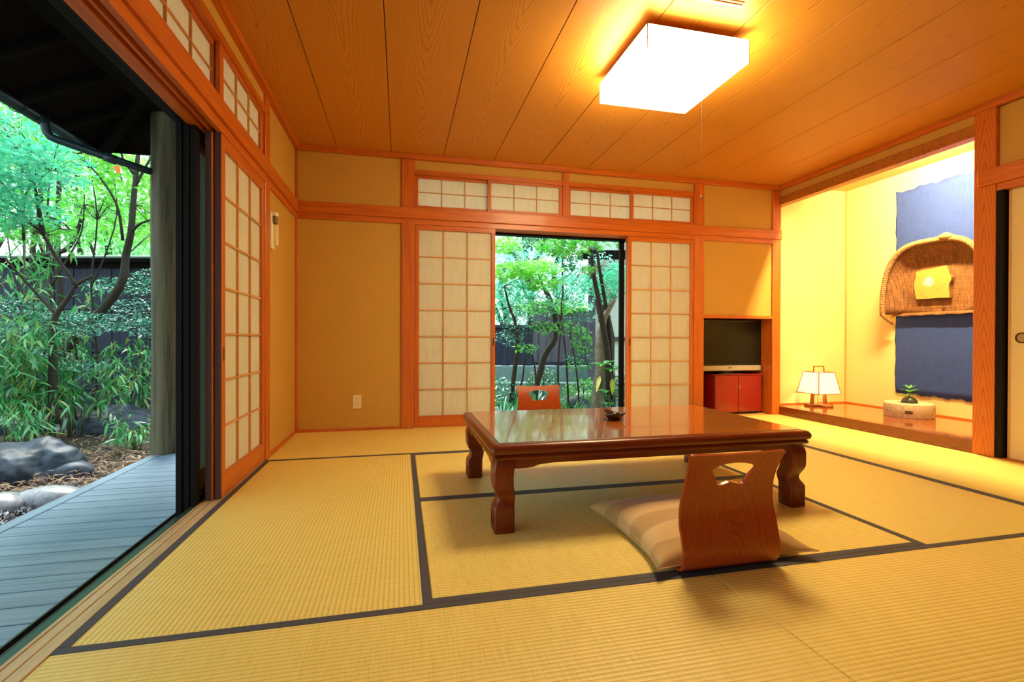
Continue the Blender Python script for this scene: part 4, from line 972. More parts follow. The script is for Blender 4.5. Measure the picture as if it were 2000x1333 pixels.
for k in range(16):
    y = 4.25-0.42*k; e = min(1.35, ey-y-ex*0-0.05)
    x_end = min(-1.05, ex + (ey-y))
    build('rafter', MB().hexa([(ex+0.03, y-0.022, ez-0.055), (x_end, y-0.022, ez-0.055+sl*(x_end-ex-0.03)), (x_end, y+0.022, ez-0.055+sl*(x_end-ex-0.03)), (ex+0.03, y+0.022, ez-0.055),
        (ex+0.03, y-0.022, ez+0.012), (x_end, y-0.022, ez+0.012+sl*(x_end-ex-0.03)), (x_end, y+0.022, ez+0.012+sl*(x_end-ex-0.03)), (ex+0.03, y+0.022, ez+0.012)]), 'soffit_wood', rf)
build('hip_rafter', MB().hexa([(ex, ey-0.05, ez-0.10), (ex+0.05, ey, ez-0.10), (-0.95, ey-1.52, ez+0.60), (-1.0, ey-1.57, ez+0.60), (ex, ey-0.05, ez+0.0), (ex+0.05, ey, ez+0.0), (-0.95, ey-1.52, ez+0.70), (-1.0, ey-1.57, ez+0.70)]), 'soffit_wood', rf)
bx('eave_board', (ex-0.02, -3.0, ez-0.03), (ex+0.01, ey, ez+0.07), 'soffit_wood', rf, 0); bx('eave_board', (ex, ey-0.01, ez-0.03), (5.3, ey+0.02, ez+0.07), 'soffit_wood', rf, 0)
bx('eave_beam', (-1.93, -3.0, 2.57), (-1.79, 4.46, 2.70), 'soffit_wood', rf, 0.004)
bx('eave_beam', (-1.79, 4.30, 2.57), (-1.0, 4.44, 2.70), 'soffit_wood', rf, 0.004)
# gutter and downpipe
gt = empty('roof_gutter', (ex-0.05, 1.0, 2.33), 'dark half round gutter hooked along the veranda eave', 'gutter')
mb = MB(); prf = [(0.052*math.cos(a), 0.052*math.sin(a)) for a in [math.pi + math.pi*k/10 for k in range(11)]] + [(0.048*math.cos(a), 0.048*math.sin(a)) for a in [2*math.pi - math.pi*k/10 for k in range(11)]]
mb.rings([[(ex-0.060+a, y, 2.385+b) for a, b in prf] for y in (-3.0, 4.72)]); build('trough', mb, 'gutter_metal', gt)
for k in range(9):
    y = 4.55-0.62*k; build('gutter_hook', MB().tube([(ex+0.01, y, 2.43)] + [(ex-0.060+0.060*math.cos(a), y, 2.385+0.060*math.sin(a)) for a in [2*math.pi-math.pi*j/8 for j in range(9)]] + [(ex-0.112, y, 2.40), (ex-0.10, y, 2.41)], 0.004, 5), 'gutter_metal', gt)
dp = empty('downpipe', (-2.487, 4.122, 2.342), 'dark curved drain pipe running from the gutter to the log post', 'downpipe')
build('pipe', MB().tube([(-2.487, 4.102, 2.388), (-2.487, 4.112, 2.316), (-2.483, 4.121, 2.276), (-2.462, 4.126, 2.247), (-2.429, 4.139, 2.233), (-2.196, 4.229, 2.172), (-1.886, 4.342, 2.1)], 0.028, 12), 'gutter_metal', dp, smooth=True)
build('outlet_funnel', MB().tube([(-2.537, 4.104, 2.456), (-2.508, 4.107, 2.388), (-2.494, 4.114, 2.33)], [0.055, 0.048, 0.033], 12), 'gutter_metal', dp, smooth=True)
build('pipe_joint', MB().tube([(-2.187, 4.237, 2.17), (-2.119, 4.262, 2.153)], 0.034, 12), 'gutter_metal', dp, smooth=True)

# ---- veranda
dk = empty('veranda_deck', (-1.45, 2, -0.12), 'grey weathered veranda deck of crosswise boards outside the open side', 'deck')
y = 4.56; k = 0
while y > -1.2:
    bx('deck_board', (-1.828, y-0.1105, -0.146), (-1.075, y, -0.12), 'deck_wood', dk, 0.002); y -= 0.118
bx('border_board', (-1.905, -1.2, -0.150), (-1.832, 4.58, -0.118), 'deck_wood_y', dk, 0.003); bx('border_board', (-1.83, 4.565, -0.150), (-0.9, 4.64, -0.118), 'deck_wood', dk, 0.003)
for x in (-1.80, -1.45, -1.10): bx('joist', (x-0.03, -1.1, -0.22), (x+0.03, 4.5, -0.147), 'soffit_wood', dk, 0)
for yy in (0.0, 1.5, 3.0, 4.45):
    bx('deck_foot', (-1.83, yy-0.04, GZ), (-1.75, yy+0.04, -0.22), 'soffit_wood', dk, 0)
lp = empty('log_post', (-1.835, 4.40, -0.12), 'round unpeeled log post standing on the veranda edge', 'post')
mb = MB(); rs = []
for k in range(30):
    z = -0.118 + (2.575+0.118)*k/29; rs.append([(-1.840+0.008*math.sin(z*1.3)+(0.100+0.003*math.sin(3*a+z*2)+0.0025*math.sin(7*a-z*3)+0.006*(1-k/29))*math.cos(a), 4.385+(0.100+0.003*math.sin(3*a+z*2)+0.0025*math.sin(7*a-z*3)+0.006*(1-k/29))*math.sin(a), z) for a in [2*math.pi*j/28 for j in range(28)]])
mb.rings(rs); build('log', mb, 'log_wood', lp, smooth='auto')

# ---- fences
def fence(nm, label, L, z0, z1, loc, m, rails, capz=None, bw=0.165, m2=None):
    o = empty(nm, (0, 0, 0), label, 'fence'); n = int(L/bw)
    for i in range(n):
        dd = 0.0 if i % 2 else 0.014
        bx('fence_board', (i*bw-0.004, dd, z0), ((i+1)*bw+0.004, dd+0.013, z1), m, o, 0)
    for z in rails: bx('fence_rail', (0, -0.028, z-0.028), (L, -0.001, z+0.028), m2 or m, o, 0.002)
    if capz:
        build('fence_cap', MB().hexa([(-0.05, -0.20, capz-0.06), (L+0.05, -0.20, capz-0.06), (L+0.05, 0.05, capz), (-0.05, 0.05, capz), (-0.05, -0.20, capz-0.03), (L+0.05, -0.20, capz-0.03), (L+0.05, 0.05, capz+0.03), (-0.05, 0.05, capz+0.03)]), 'fence_cap', o)
        bx('cap_beam', (-0.05, -0.17, capz-0.115), (L+0.05, -0.13, capz-0.045), 'soffit_wood', o); bx('cap_beam', (0, -0.05, capz-0.20), (L, 0.0, capz-0.06), 'soffit_wood', o)
    o.location = loc; o.rotation_euler = (0, 0, -math.radians(12.997)); WORLD[o.name] = Vector(loc); return o
fence('board_fence', 'tall dark board fence with sloping cap behind the left garden', 11.4, GZ, 2.15, (-13.25, 11.584, 0), 'fence_wood', (1.32, 0.58, -0.08), 2.20)
ke = empty('garden_kerb', (-4.485, 9.342, -0.384), 'pale stone kerb along the foot of the dark fence', 'kerb')
build('kerb_stone', MB().tube([(-5.51, 9.476, -0.389), (-3.017, 8.901, -0.365)], 0.05, 4), 'rock_pale', ke)
fence('low_fence', 'dark low board fence seen at the left of the back doorway', 4.71, 0.30, 1.06, (-1.811, 9.655, 0.0), 'fence_wood', (1.03,), None, 0.12)
fence('pale_fence', 'taller mauve grey board fence in the middle of the back doorway', 1.20, 0.30, 1.38, (2.407, 8.681, 0.0), 'fence_wood_pale', (1.34, 0.34), None, 0.12, 'fence_wood')
cw = empty('concrete_plinth', (1.447, 8.8, 0.0), 'grey green concrete base carrying the two back fences', 'plinth')
def slab(u, par, lo, hi, m, loc):
    o = bx(u, (0, 0, 0), hi, m, None, 0.01); o.location = loc; o.rotation_euler = (0, 0, -math.radians(12.997)); WORLD[o.name] = Vector(loc); return o
def rot_slab(name, root, L, D, z0, z1, u0, d, m):
    c = Vector((L/2, D/2, 0)); a = -math.radians(12.997); loc = Vector(u0) + Vector((c.x*math.cos(a)-c.y*math.sin(a), c.x*math.sin(a)+c.y*math.cos(a), 0))
    o = bx(name, (-L/2, -D/2, z0), (L/2, D/2, z1), m, None, 0.008); z = (z0+z1)/2
    o.parent = root; o.location = Vector((loc.x, loc.y, z)) - WORLD[root.name]; o.rotation_euler = (0, 0, a); return o
rot_slab('plinth_block', cw, 6.2, 0.25, GZ, 0.29, (-1.973, 9.539, 0.0), 0, 'concrete')
lw = empty('low_garden_wall', (1.349, 8.207, 0.0), 'low pale concrete ledge before the fences, behind the far chair', 'ledge')
rot_slab('wall_block', lw, 6.2, 0.30, GZ, 0.035, (-2.054, 8.993, 0.0), 0, 'concrete')
hb = empty('neighbour_house', (3.39, 8.044, 0.0), 'pale green white house wall with dark sill band, right of the back doorway', 'building')
rot_slab('wall', hb, 2.2, 0.3, GZ, 2.9, (3.42, 8.14, 0.0), 0, 'pale_stucco')
rot_slab('corner_board', hb, 0.13, 0.05, GZ, 2.6, (3.272, 8.092, 0.0), 0, 'fence_wood_pale')
rot_slab('sill_band', hb, 1.8, 0.05, 0.765, 0.84, (3.643, 8.016, 0.0), 0, 'fence_wood_pale')
rot_slab('eave', hb, 2.6, 0.5, 2.22, 2.30, (2.957, 7.631, 0.0), 0, 'soffit_wood')

# ---- vegetation helpers
def template(kind):
    if kind == 'oval':
        return np.array([(0, 0, 0), (0.25, 0.5, 0.06), (0, 1, 0), (-0.25, 0.5, 0.06)], float), [(0, 1, 2), (0, 2, 3)]
    if kind == 'bamboo':
        return np.array([(0, 0, 0), (0.075, 0.35, -0.03), (-0.075, 0.35, -0.03), (0.06, 0.7, -0.16), (-0.06, 0.7, -0.16), (0, 1, -0.36)], float), [(0, 1, 2), (1, 3, 4, 2), (3, 5, 4)]
    v = [(0, 0.25, 0)]; f = []   # maple: seven narrow lobes
    for k, (ang, l) in enumerate([(-118, .55), (-68, .78), (-30, .95), (0, 1.05), (30, .95), (68, .78), (118, .55)]):
        a = math.radians(ang); c = np.array((math.sin(a), math.cos(a))); p = np.array((-c[1], c[0]))
        i = len(v); v += [(p[0]*.09+c[0]*.3, .25+p[1]*.09+c[1]*.3, 0), (c[0]*l*.75, .25+c[1]*l*.75, -0.08), (-p[0]*.09+c[0]*.3, .25-p[1]*.09+c[1]*.3, 0)]
        f += [(0, i, i+1), (0, i+1, i+2)]
    return np.array(v, float), f
def cloud(name, mat_, parent, blobs, n, size, kind='oval', tilt=0.5, droop=0.0, shell=0.5, stuff=True):
    """leaves scattered through ellipsoids, joined in one mesh"""
    tv, tf = template(kind); w = np.array([b[1][0]*b[1][1]*b[1][2] for b in blobs])**(2/3); cnt = rng.multinomial(n, w/w.sum())
    C = []
    for (c, r), m in zip(blobs, cnt):
        d = rng.normal(size=(m, 3)); d /= np.linalg.norm(d, axis=1, keepdims=True); rad = rng.random((m, 1))**(1/3*(1-shell)+0.05)
        C.append(np.array(c)+d*rad*np.array(r))
    C = np.concatenate(C); m = len(C)
    az = rng.random(m)*2*np.pi; ti = rng.normal(0, tilt, m) - droop; ro = rng.normal(0, tilt, m); sc = size*rng.uniform(0.6, 1.3, m)
    V = tv[None]*sc[:, None, None]
    x, y, z = V[..., 0], V[..., 1], V[..., 2]
    cr, sr = np.cos(ro)[:, None], np.sin(ro)[:, None]; x, z = x*cr+z*sr, -x*sr+z*cr
    ct, st_ = np.cos(ti)[:, None], np.sin(ti)[:, None]; y, z = y*ct-z*st_, y*st_+z*ct
    ca, sa = np.cos(az)[:, None], np.sin(az)[:, None]; x, y = x*ca-y*sa, x*sa+y*ca
    V = np.stack([x, y, z], -1)+C[:, None]; keep = V[..., 2].min(1) > GZ+0.002; V = V[keep]; m = len(V)
    ctr = V.reshape(-1, 3).mean(0); k = len(tv)
    fs = [tuple(i+q*k for i in f) for q in range(m) for f in tf]
    me = bpy.data.meshes.new(name); me.from_pydata((V.reshape(-1, 3)-ctr).tolist(), [], fs); me.materials.append(MATS[mat_])
    o = put(name, me, ctr, parent)
    if stuff: o['kind'] = 'stuff'
    return o
def plant(name, label, base, stems, leaves, mat_='bark_dark', cat='tree', group=None, twigs=10, tw=0.006):
    o = empty(name, base, label, cat, group)
    for i, (pts, r0, r1, *sm_) in enumerate(stems):
        pts = [Vector(p) for p in pts]; P_ = []
        for a in range(len(pts)-1):     # smooth the line
            p0, p1, p2, p3 = pts[max(0, a-1)], pts[a], pts[a+1], pts[min(len(pts)-1, a+2)]
            for t in (0, .34, .67):
                P_.append(0.5*((2*p1)+(p2-p0)*t+(2*p0-5*p1+4*p2-p3)*t*t+(3*p1-p0-3*p2+p3)*t**3))
        P_.append(pts[-1]); n = len(P_)
        build('trunk' if i == 0 else 'branch', MB().tube(P_, [r0+(r1-r0)*k/(n-1) for k in range(n)], 9), sm_[0] if sm_ else mat_, o, smooth=True)
    allp = [Vector(p) for s in stems for p in s[0][len(s[0])//2:]]
    tm = MB()
    for (nm_, mt, blobs, n, size, kind, tilt, droop) in leaves:
        cloud('foliage', mt, o, blobs, n, size, kind, tilt, droop)
        for c, r in blobs:
            c = Vector(c); near = min(allp, key=lambda p: (p-c).length)
            for _ in range(max(1, twigs//len(blobs))):
                e = c + Vector([rng.normal()*0.5*q for q in r]); mid = (near+e)/2 + Vector((0, 0, 0.12*(e-near).length)); tm.tube([near, mid, e], [tw, tw*0.7, tw*0.3], 4)
                for _ in range(2):
                    e2 = e + Vector([rng.normal()*0.3*q for q in r]); tm.tube([mid, e2], [tw*0.5, tw*0.2], 3)
    if tm.v: t = build('twigs', tm, mat_, o); t['kind'] = 'stuff'
    return o
def bamboo(label, base, n, h, spread, size=0.16, m='leaf_bamboo', group='bamboo grass clumps in the left garden', leaves=34, lean=(0, 0)):
    o = empty('bamboo_clump', base, label, 'bamboo', group); B = Vector(base); pts_all = []
    for i in range(n):
        a = rng.random()*2*math.pi; b0 = B+Vector((math.cos(a)*spread*0.35*rng.random(), math.sin(a)*spread*0.35*rng.random(), 0)); hh = h*rng.uniform(0.6, 1.0)
        dr = Vector((math.cos(a)*spread*rng.random()+lean[0], math.sin(a)*spread*rng.random()+lean[1], 0))
        ps = [b0+dr*(t**1.8)+Vector((0, 0, hh*(t-0.12*t**4))) for t in np.linspace(0, 1, 8)]
        build('culm', MB().tube(ps, [0.006*(1-0.8*k/7)+0.0015 for k in range(8)], 5), 'bamboo_stem', o, smooth=True); pts_all += ps[3:]
    blobs = [(tuple(p), (0.13, 0.13, 0.12)) for p in pts_all]
    cloud('leaves', m, o, blobs, n*leaves, size, 'bamboo', 0.35, 0.45); return o
def rock(label, c, r, m, seed, name='garden_rock', cat='rock', group=None, sub=4, rough=0.22):
    bm = bmesh.new(); bmesh.ops.create_icosphere(bm, subdivisions=sub, radius=1.0); rr = np.random.default_rng(seed); ks = rr.normal(size=(9, 3))*2.0; ph = rr.random(9)*6
    pl = rr.normal(size=(5, 3)); pl /= np.linalg.norm(pl, axis=1, keepdims=True)
    for v in bm.verts:
        p = np.array(v.co); f = 1.0
        for q in pl:
            d = p @ q
            if d > 0.72: f *= 1-(d-0.72)*rough*2.2
        f += rough*0.16*sum(math.sin(k@p*1.6+h) for k, h in zip(ks, ph))/2.5; v.co = Vector(p*f*np.array(r))
    if rough > 0.3:
        import mathutils
        for v in bm.verts:
            q = v.co*6; v.co += v.co.normalized()*(mathutils.noise.fractal(q, 1.0, 2.0, 5)*0.045)
    me = bpy.data.meshes.new(name); bm.to_mesh(me); bm.free(); me.materials.append(MATS[m]); me.shade_smooth()
    return tag(put(name, me, c), label, cat, group)
def grass(label, base, n, h, m='leaf_bamboo', group=None, cat='plant', name='leafy_clump', w=0.02):
    o = empty(name, base, label, cat, group); mb = MB()
    for k in range(n):
        a = rng.random()*6.28; b = Vector(base)+Vector((math.cos(a), math.sin(a), 0))*0.05*rng.random(); vs_, fs_ = leafquad(b, (math.cos(a), math.sin(a), rng.uniform(1.0, 3.0)), (0, 0, 1), h*rng.uniform(0.6, 1.1), w, rng.uniform(0.3, 0.8), 5); mb.add(vs_, fs_)
    f = build('blades', mb, m, o, smooth=True, fixn=False); f['kind'] = 'stuff'; return o

# ---- left garden
lt = cloud('leaf_litter', 'leaf_dead', None, [((-3.0, 5.4, GZ+0.03), (1.5, 2.4, 0.03)), ((-2.7, 4.6, GZ+0.04), (0.7, 0.9, 0.04))], 5200, 0.085, 'bamboo', 0.35, 0.0, shell=0)
tag(lt, 'dry brown and tan leaf litter between the rocks of the left garden', 'leaf litter')
gv = cloud('gravel', 'gravel_bits', None, [((-2.20, 2.9, GZ+0.02), (0.38, 0.9, 0.02)), ((-2.50, 3.9, GZ+0.03), (0.25, 0.5, 0.03))], 3000, 0.03, 'oval', 0.7, 0.0, shell=0)
tag(gv, 'pale and dark gravel beside the veranda edge', 'gravel')
rock('large dark rock at the far left under the bamboo', (-4.504, 7.088, -0.474), (0.52, 0.45, 0.42), 'rock_dark', 3, sub=5, rough=0.5)
rock('broad blue grey rock behind the leaf litter, left of the log post', (-3.596, 6.982, -0.34), (0.52, 0.42, 0.30), 'rock_dark', 5, sub=5, rough=0.5)
rock('dark wet rock at the left edge, behind the smooth stones', (-3.072, 4.758, -0.319), (0.40, 0.36, 0.27), 'rock_dark', 8, sub=5, rough=0.5)
rock('long smooth pale stone beside the veranda edge', (-2.343, 3.902, -0.303), (0.215, 0.13, 0.085), 'rock_pale', 12, 'smooth_stone', 'stone', None, 4, 0.10)
rock('smooth pale stone cut by the left picture edge', (-2.536, 3.782, -0.3), (0.14, 0.13, 0.085), 'rock_pale', 15, 'smooth_stone', 'stone', None, 4, 0.10)
rock('dark rock lying behind the deck edge near the gravel', (-2.637, 4.657, -0.338), (0.16, 0.16, 0.12), 'rock_dark', 21, sub=3)

plant('maple_tree', 'leaning dark trunked maple left of the log post', (-4.957, 7.913, -0.189),
  [([(-4.888, 7.897, -0.189), (-4.356, 7.573, 0.62), (-3.961, 7.381, 0.999), (-3.661, 7.21, 1.274), (-3.444, 7.059, 1.527), (-3.406, 7.052, 1.839), (-3.289, 6.923, 2.11), (-3.264, 6.919, 2.462), (-3.227, 6.913, 2.846), (-3.203, 6.908, 3.102)], 0.068, 0.022),
   ([(-3.289, 6.923, 2.11), (-3.111, 6.78, 2.208), (-2.734, 6.591, 2.284)], 0.02, 0.008), ([(-3.388, 6.946, 2.014), (-3.406, 6.849, 2.434), (-3.578, 6.788, 2.776), (-3.753, 6.727, 2.984)], 0.018, 0.006), ([(-3.252, 6.919, 2.846), (-3.39, 6.951, 3.037), (-3.415, 6.958, 3.229)], 0.02, 0.008), ([(-3.227, 6.912, 2.718), (-3.109, 6.886, 2.942), (-3.016, 6.865, 3.102)], 0.02, 0.008)],
  [('f', 'leaf_lime', [((-3.821, 7.358, 3.014), (0.7, 0.6, 0.28)), ((-3.488, 7.589, 2.84), (0.5, 0.6, 0.35)), ((-3.885, 6.963, 3.061), (0.5, 0.5, 0.2)), ((-3.628, 7.824, 2.321), (0.4, 0.5, 0.2)), ((-3.083, 7.289, 2.574), (0.4, 0.5, 0.5))], 1500, 0.085, 'maple', 0.5, 0.2)], twigs=25)
plant('maple_tree', 'blue green maple with forked trunk in the middle of the left garden', (-3.662, 6.178, -0.062),
  [([(-3.662, 6.177, -0.145), (-3.673, 6.182, 0.243), (-3.669, 6.183, 0.631), (-3.675, 6.185, 0.908), (-3.626, 6.175, 1.063), (-3.502, 6.147, 1.241), (-3.422, 6.129, 1.374), (-3.197, 5.975, 1.451)], 0.045, 0.015),
   ([(-3.432, 6.132, 1.369), (-3.507, 6.098, 1.522), (-3.579, 6.064, 1.667), (-3.633, 5.975, 1.873), (-3.704, 5.89, 1.987)], 0.022, 0.012), ([(-3.637, 6.177, 1.047), (-3.799, 6.216, 1.223), (-3.912, 6.14, 1.421), (-4.017, 6.063, 1.622)], 0.02, 0.008),
   ([(-3.633, 5.975, 1.873), (-3.612, 5.869, 2.155), (-3.569, 5.757, 2.331)], 0.025, 0.010), ([(-3.831, 6.021, 1.809), (-3.734, 5.898, 2.259), (-3.459, 5.733, 2.434), (-3.409, 5.721, 2.46)], 0.012, 0.006)],
  [('f', 'leaf_teal', [((-3.555, 5.551, 2.708), (0.42, 0.4, 0.22)), ((-3.337, 5.396, 2.428), (0.45, 0.4, 0.20)), ((-3.673, 5.577, 2.365), (0.35, 0.35, 0.26)), ((-3.758, 5.8, 2.075), (0.4, 0.4, 0.14)), ((-3.936, 5.636, 2.168), (0.3, 0.4, 0.4))], 3000, 0.052, 'maple', 0.45, 0.35),
   ('g', 'leaf_green', [((-3.908, 6.245, 1.96), (0.4, 0.4, 0.15)), ((-4.229, 6.53, 3.213), (0.5, 0.5, 0.25))], 700, 0.06, 'maple', 0.5, 0.3)], twigs=30, tw=0.005)
plant('tall_thin_tree', 'thin upright tree behind the forked maple, reaching above the fence', (-5.332, 8.615, -0.279),
  [([(-5.362, 8.622, -0.279), (-5.364, 8.628, 0.949), (-5.395, 8.638, 1.562), (-5.374, 8.636, 2.176), (-5.263, 8.614, 2.867), (-5.339, 8.635, 3.481), (-5.4, 8.652, 4.095)], 0.05, 0.02), ([(-5.366, 8.634, 2.023), (-4.857, 8.414, 2.083), (-4.607, 8.255, 2.326), (-4.499, 8.232, 2.737)], 0.04, 0.02), ([(-5.127, 8.773, -0.308), (-5.114, 8.777, 1.269), (-5.162, 8.793, 2.216), (-5.118, 8.79, 3.635)], 0.055, 0.03)],
  [('f', 'leaf_green', [((-5.26, 8.715, 2.663), (0.8, 0.6, 0.4)), ((-4.487, 8.639, 2.612), (0.8, 0.6, 0.35)), ((-5.49, 8.775, 4.14), (0.9, 0.6, 0.4))], 1500, 0.09, 'oval', 0.7, 0.2)], twigs=24)
# tiered small leaved shrubs
SG = 'small leaved shrubs of the left garden'
plant('small_leaved_shrub', 'tiered blue green shrub reaching in front of the dark fence beside the log post', (-3.713, 7.933, -0.23),
  [([(-3.663, 7.921, -0.34), (-3.606, 7.91, 0.064), (-3.583, 7.804, 0.51), (-3.682, 7.829, 0.944)], 0.018, 0.008), ([(-3.548, 7.895, -0.318), (-3.577, 7.903, -0.009), (-3.585, 7.908, 0.506), (-3.485, 7.785, 1.09)], 0.016, 0.006)],
  [('f', 'leaf_shrub', [((-3.733, 7.844, 1.524), (0.55, 0.4, 0.12)), ((-3.469, 7.679, 1.228), (0.45, 0.4, 0.12)), ((-3.886, 7.774, 1.049), (0.75, 0.4, 0.08)), ((-3.314, 7.539, 0.941), (0.4, 0.4, 0.14)), ((-3.309, 7.747, 1.67), (0.3, 0.4, 0.1)), ((-3.107, 7.489, 0.519), (0.3, 0.3, 0.2))], 3400, 0.045, 'oval', 0.4, 0.1)], group=SG, cat='shrub', twigs=24, tw=0.004)
plant('small_leaved_shrub', 'tiered blue green shrub across the middle of the left garden', (-3.814, 6.828, -0.161),
  [([(-3.813, 6.828, -0.253), (-3.874, 6.844, 0.179), (-3.749, 6.714, 0.555), (-3.809, 6.73, 0.919)], 0.016, 0.006), ([(-3.994, 6.869, -0.254), (-4.104, 6.795, 0.311), (-4.265, 6.731, 0.617)], 0.014, 0.006)],
  [('f', 'leaf_shrub', [((-3.742, 6.612, 1.036), (0.40, 0.35, 0.07)), ((-3.932, 6.553, 0.855), (0.5, 0.35, 0.07)), ((-4.141, 6.498, 0.911), (0.4, 0.35, 0.08)), ((-3.987, 6.256, 0.63), (0.35, 0.3, 0.06)), ((-3.56, 6.465, 0.475), (0.28, 0.3, 0.06)), ((-4.202, 6.411, 1.135), (0.35, 0.3, 0.10)), ((-3.605, 6.785, 0.922), (0.35, 0.3, 0.06))], 3400, 0.036, 'oval', 0.4, 0.1)], group=SG, cat='shrub', twigs=28, tw=0.004)
# bamboo
bamboo('bamboo clump with long arching leaves at the far left edge', (-3.961, 5.943, -0.35), 14, 1.7, 0.55, 0.17)
bamboo('dense bamboo clump around the forked maple trunk', (-3.872, 6.333, -0.35), 15, 1.55, 0.6, 0.17)
bamboo('bamboo clump drooping over the broad rock', (-3.684, 6.598, -0.35), 12, 1.25, 0.65, 0.17)
bamboo('bamboo clump arching left of the log post', (-3.574, 7.599, -0.35), 10, 1.3, 0.6, 0.18)
bamboo('tall thin bamboo canes at the left edge, rising above the fence', (-4.294, 6.739, -0.35), 6, 3.2, 0.3, 0.18, leaves=34)
bamboo('tall bamboo canes behind the maple, leaves against the fence cap', (-4.547, 7.823, -0.35), 7, 2.7, 0.8, 0.18, leaves=34)
bamboo('low bamboo tuft in the leaf litter beside the dark wet rock', (-3.408, 5.508, -0.35), 5, 0.7, 0.4, 0.15)
bamboo('small bamboo tuft next to the foot of the log post', (-2.623, 5.634, -0.35), 4, 0.35, 0.2, 0.13)
# bright trees beyond the fence
def far_tree(label, c, r, n, m, size=0.15, group='trees beyond the left fence', blobs=8):
    bs = []; c = Vector(c)
    for k in range(blobs):
        bs.append((tuple(c+Vector((rng.normal()*r*0.55, rng.normal()*r*0.35, rng.normal()*r*0.5))), (r*0.48, r*0.42, r*0.34)))
    base = (c.x, c.y, GZ)
    plant('background_tree', label, base, [([base, (c.x+0.1, c.y, c.z*0.5), (c.x-0.1, c.y, c.z), (c.x+0.2, c.y, c.z+r*0.8)], 0.11, 0.03), ([(c.x, c.y, c.z*0.6), (c.x+r*0.5, c.y, c.z+0.2*r)], 0.05, 0.015), ([(c.x, c.y, c.z*0.5), (c.x-r*0.5, c.y, c.z+0.3*r)], 0.05, 0.015)],
          [('f', m, bs, n, size, 'oval', 0.8, 0.2)], group=group, twigs=16, tw=0.012)
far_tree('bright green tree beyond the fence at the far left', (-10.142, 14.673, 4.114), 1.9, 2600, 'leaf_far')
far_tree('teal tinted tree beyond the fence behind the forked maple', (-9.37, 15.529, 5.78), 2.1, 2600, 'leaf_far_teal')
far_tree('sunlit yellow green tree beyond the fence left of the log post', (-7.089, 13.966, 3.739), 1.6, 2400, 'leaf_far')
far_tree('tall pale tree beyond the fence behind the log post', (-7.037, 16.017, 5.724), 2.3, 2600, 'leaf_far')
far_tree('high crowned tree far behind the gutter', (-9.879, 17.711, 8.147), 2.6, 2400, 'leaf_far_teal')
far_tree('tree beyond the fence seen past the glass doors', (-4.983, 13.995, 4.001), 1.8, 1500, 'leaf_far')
rm = MB()
for k in range(3): vs_, fs_ = leafquad((-2.997, 6.038, 2.672), (math.cos(k*2), math.sin(k*2), -0.8), (0, 0, 1), 0.09, 0.05, 0.4); rm.add(vs_, fs_)
tag(build('red_leaf_spray', rm, 'leaf_red', None), 'small red maple leaf spray hanging under the drain pipe', 'leaves')

# ---- garden behind the back doorway
BG = 'trees seen through the back doorway'
plant('slender_tree', 'pale barked tree with crossing trunks at the right of the back doorway', (2.476, 5.792, -0.35),
  [([(2.439, 5.794, -0.406), (2.464, 5.79, 0.024), (2.502, 5.784, 0.42), (2.489, 5.788, 0.684), (2.521, 5.782, 0.949), (2.591, 5.767, 1.147), (2.681, 5.747, 1.313)], 0.085, 0.03),
   ([(2.577, 5.662, 0.102), (2.55, 5.671, 0.622), (2.499, 5.684, 0.946), (2.448, 5.698, 1.271), (2.384, 5.714, 1.596), (2.345, 5.725, 1.921), (2.307, 5.735, 2.246)], 0.045, 0.02, 'bark_dark'),
   ([(2.684, 5.738, -0.372), (2.644, 5.751, 0.354), (2.617, 5.76, 0.949), (2.565, 5.773, 1.279), (2.487, 5.794, 1.742), (2.441, 5.806, 2.138), (2.422, 5.812, 2.402)], 0.035, 0.014, 'bark_dark')],
  [('f', 'leaf_teal', [((2.701, 5.948, 1.5), (0.25, 0.3, 0.18)), ((2.854, 6.119, 1.662), (0.2, 0.3, 0.2)), ((2.41, 6.529, 1.553), (0.4, 0.4, 0.18))], 900, 0.06, 'maple', 0.5, 0.2),
   ('g', 'leaf_green', [((2.013, 5.288, 1.948), (0.35, 0.3, 0.14)), ((1.781, 5.342, 1.888), (0.25, 0.3, 0.12)), ((2.447, 5.394, 2.021), (0.2, 0.3, 0.08)), ((2.206, 5.447, 1.65), (0.10, 0.1, 0.05))], 420, 0.075, 'maple', 0.5, 0.3)], 'bark_pale', group=BG, twigs=18, tw=0.005)
plant('dark_slim_tree', 'dark slim trunk at the left of the back doorway, before the low fence', (1.47, 6.434, -0.35),
  [([(1.431, 6.437, -0.382), (1.506, 6.423, 0.252), (1.553, 6.415, 0.674), (1.525, 6.423, 1.025), (1.449, 6.441, 1.236), (1.38, 6.459, 1.517)], 0.038, 0.012), ([(1.458, 6.432, -0.171), (1.622, 6.396, 0.217), (1.649, 6.392, 0.604)], 0.018, 0.008)],
  [('f', 'leaf_shrub', [((1.541, 6.521, 0.957), (0.18, 0.3, 0.3)), ((1.423, 6.65, 0.814), (0.2, 0.2, 0.1))], 600, 0.035, 'oval', 0.5, 0.1), ('g', 'leaf_teal', [((1.551, 6.727, 1.477), (0.35, 0.4, 0.18)), ((1.501, 6.84, 1.188), (0.3, 0.3, 0.15))], 700, 0.05, 'maple', 0.5, 0.2)], group=BG, twigs=16, tw=0.004)
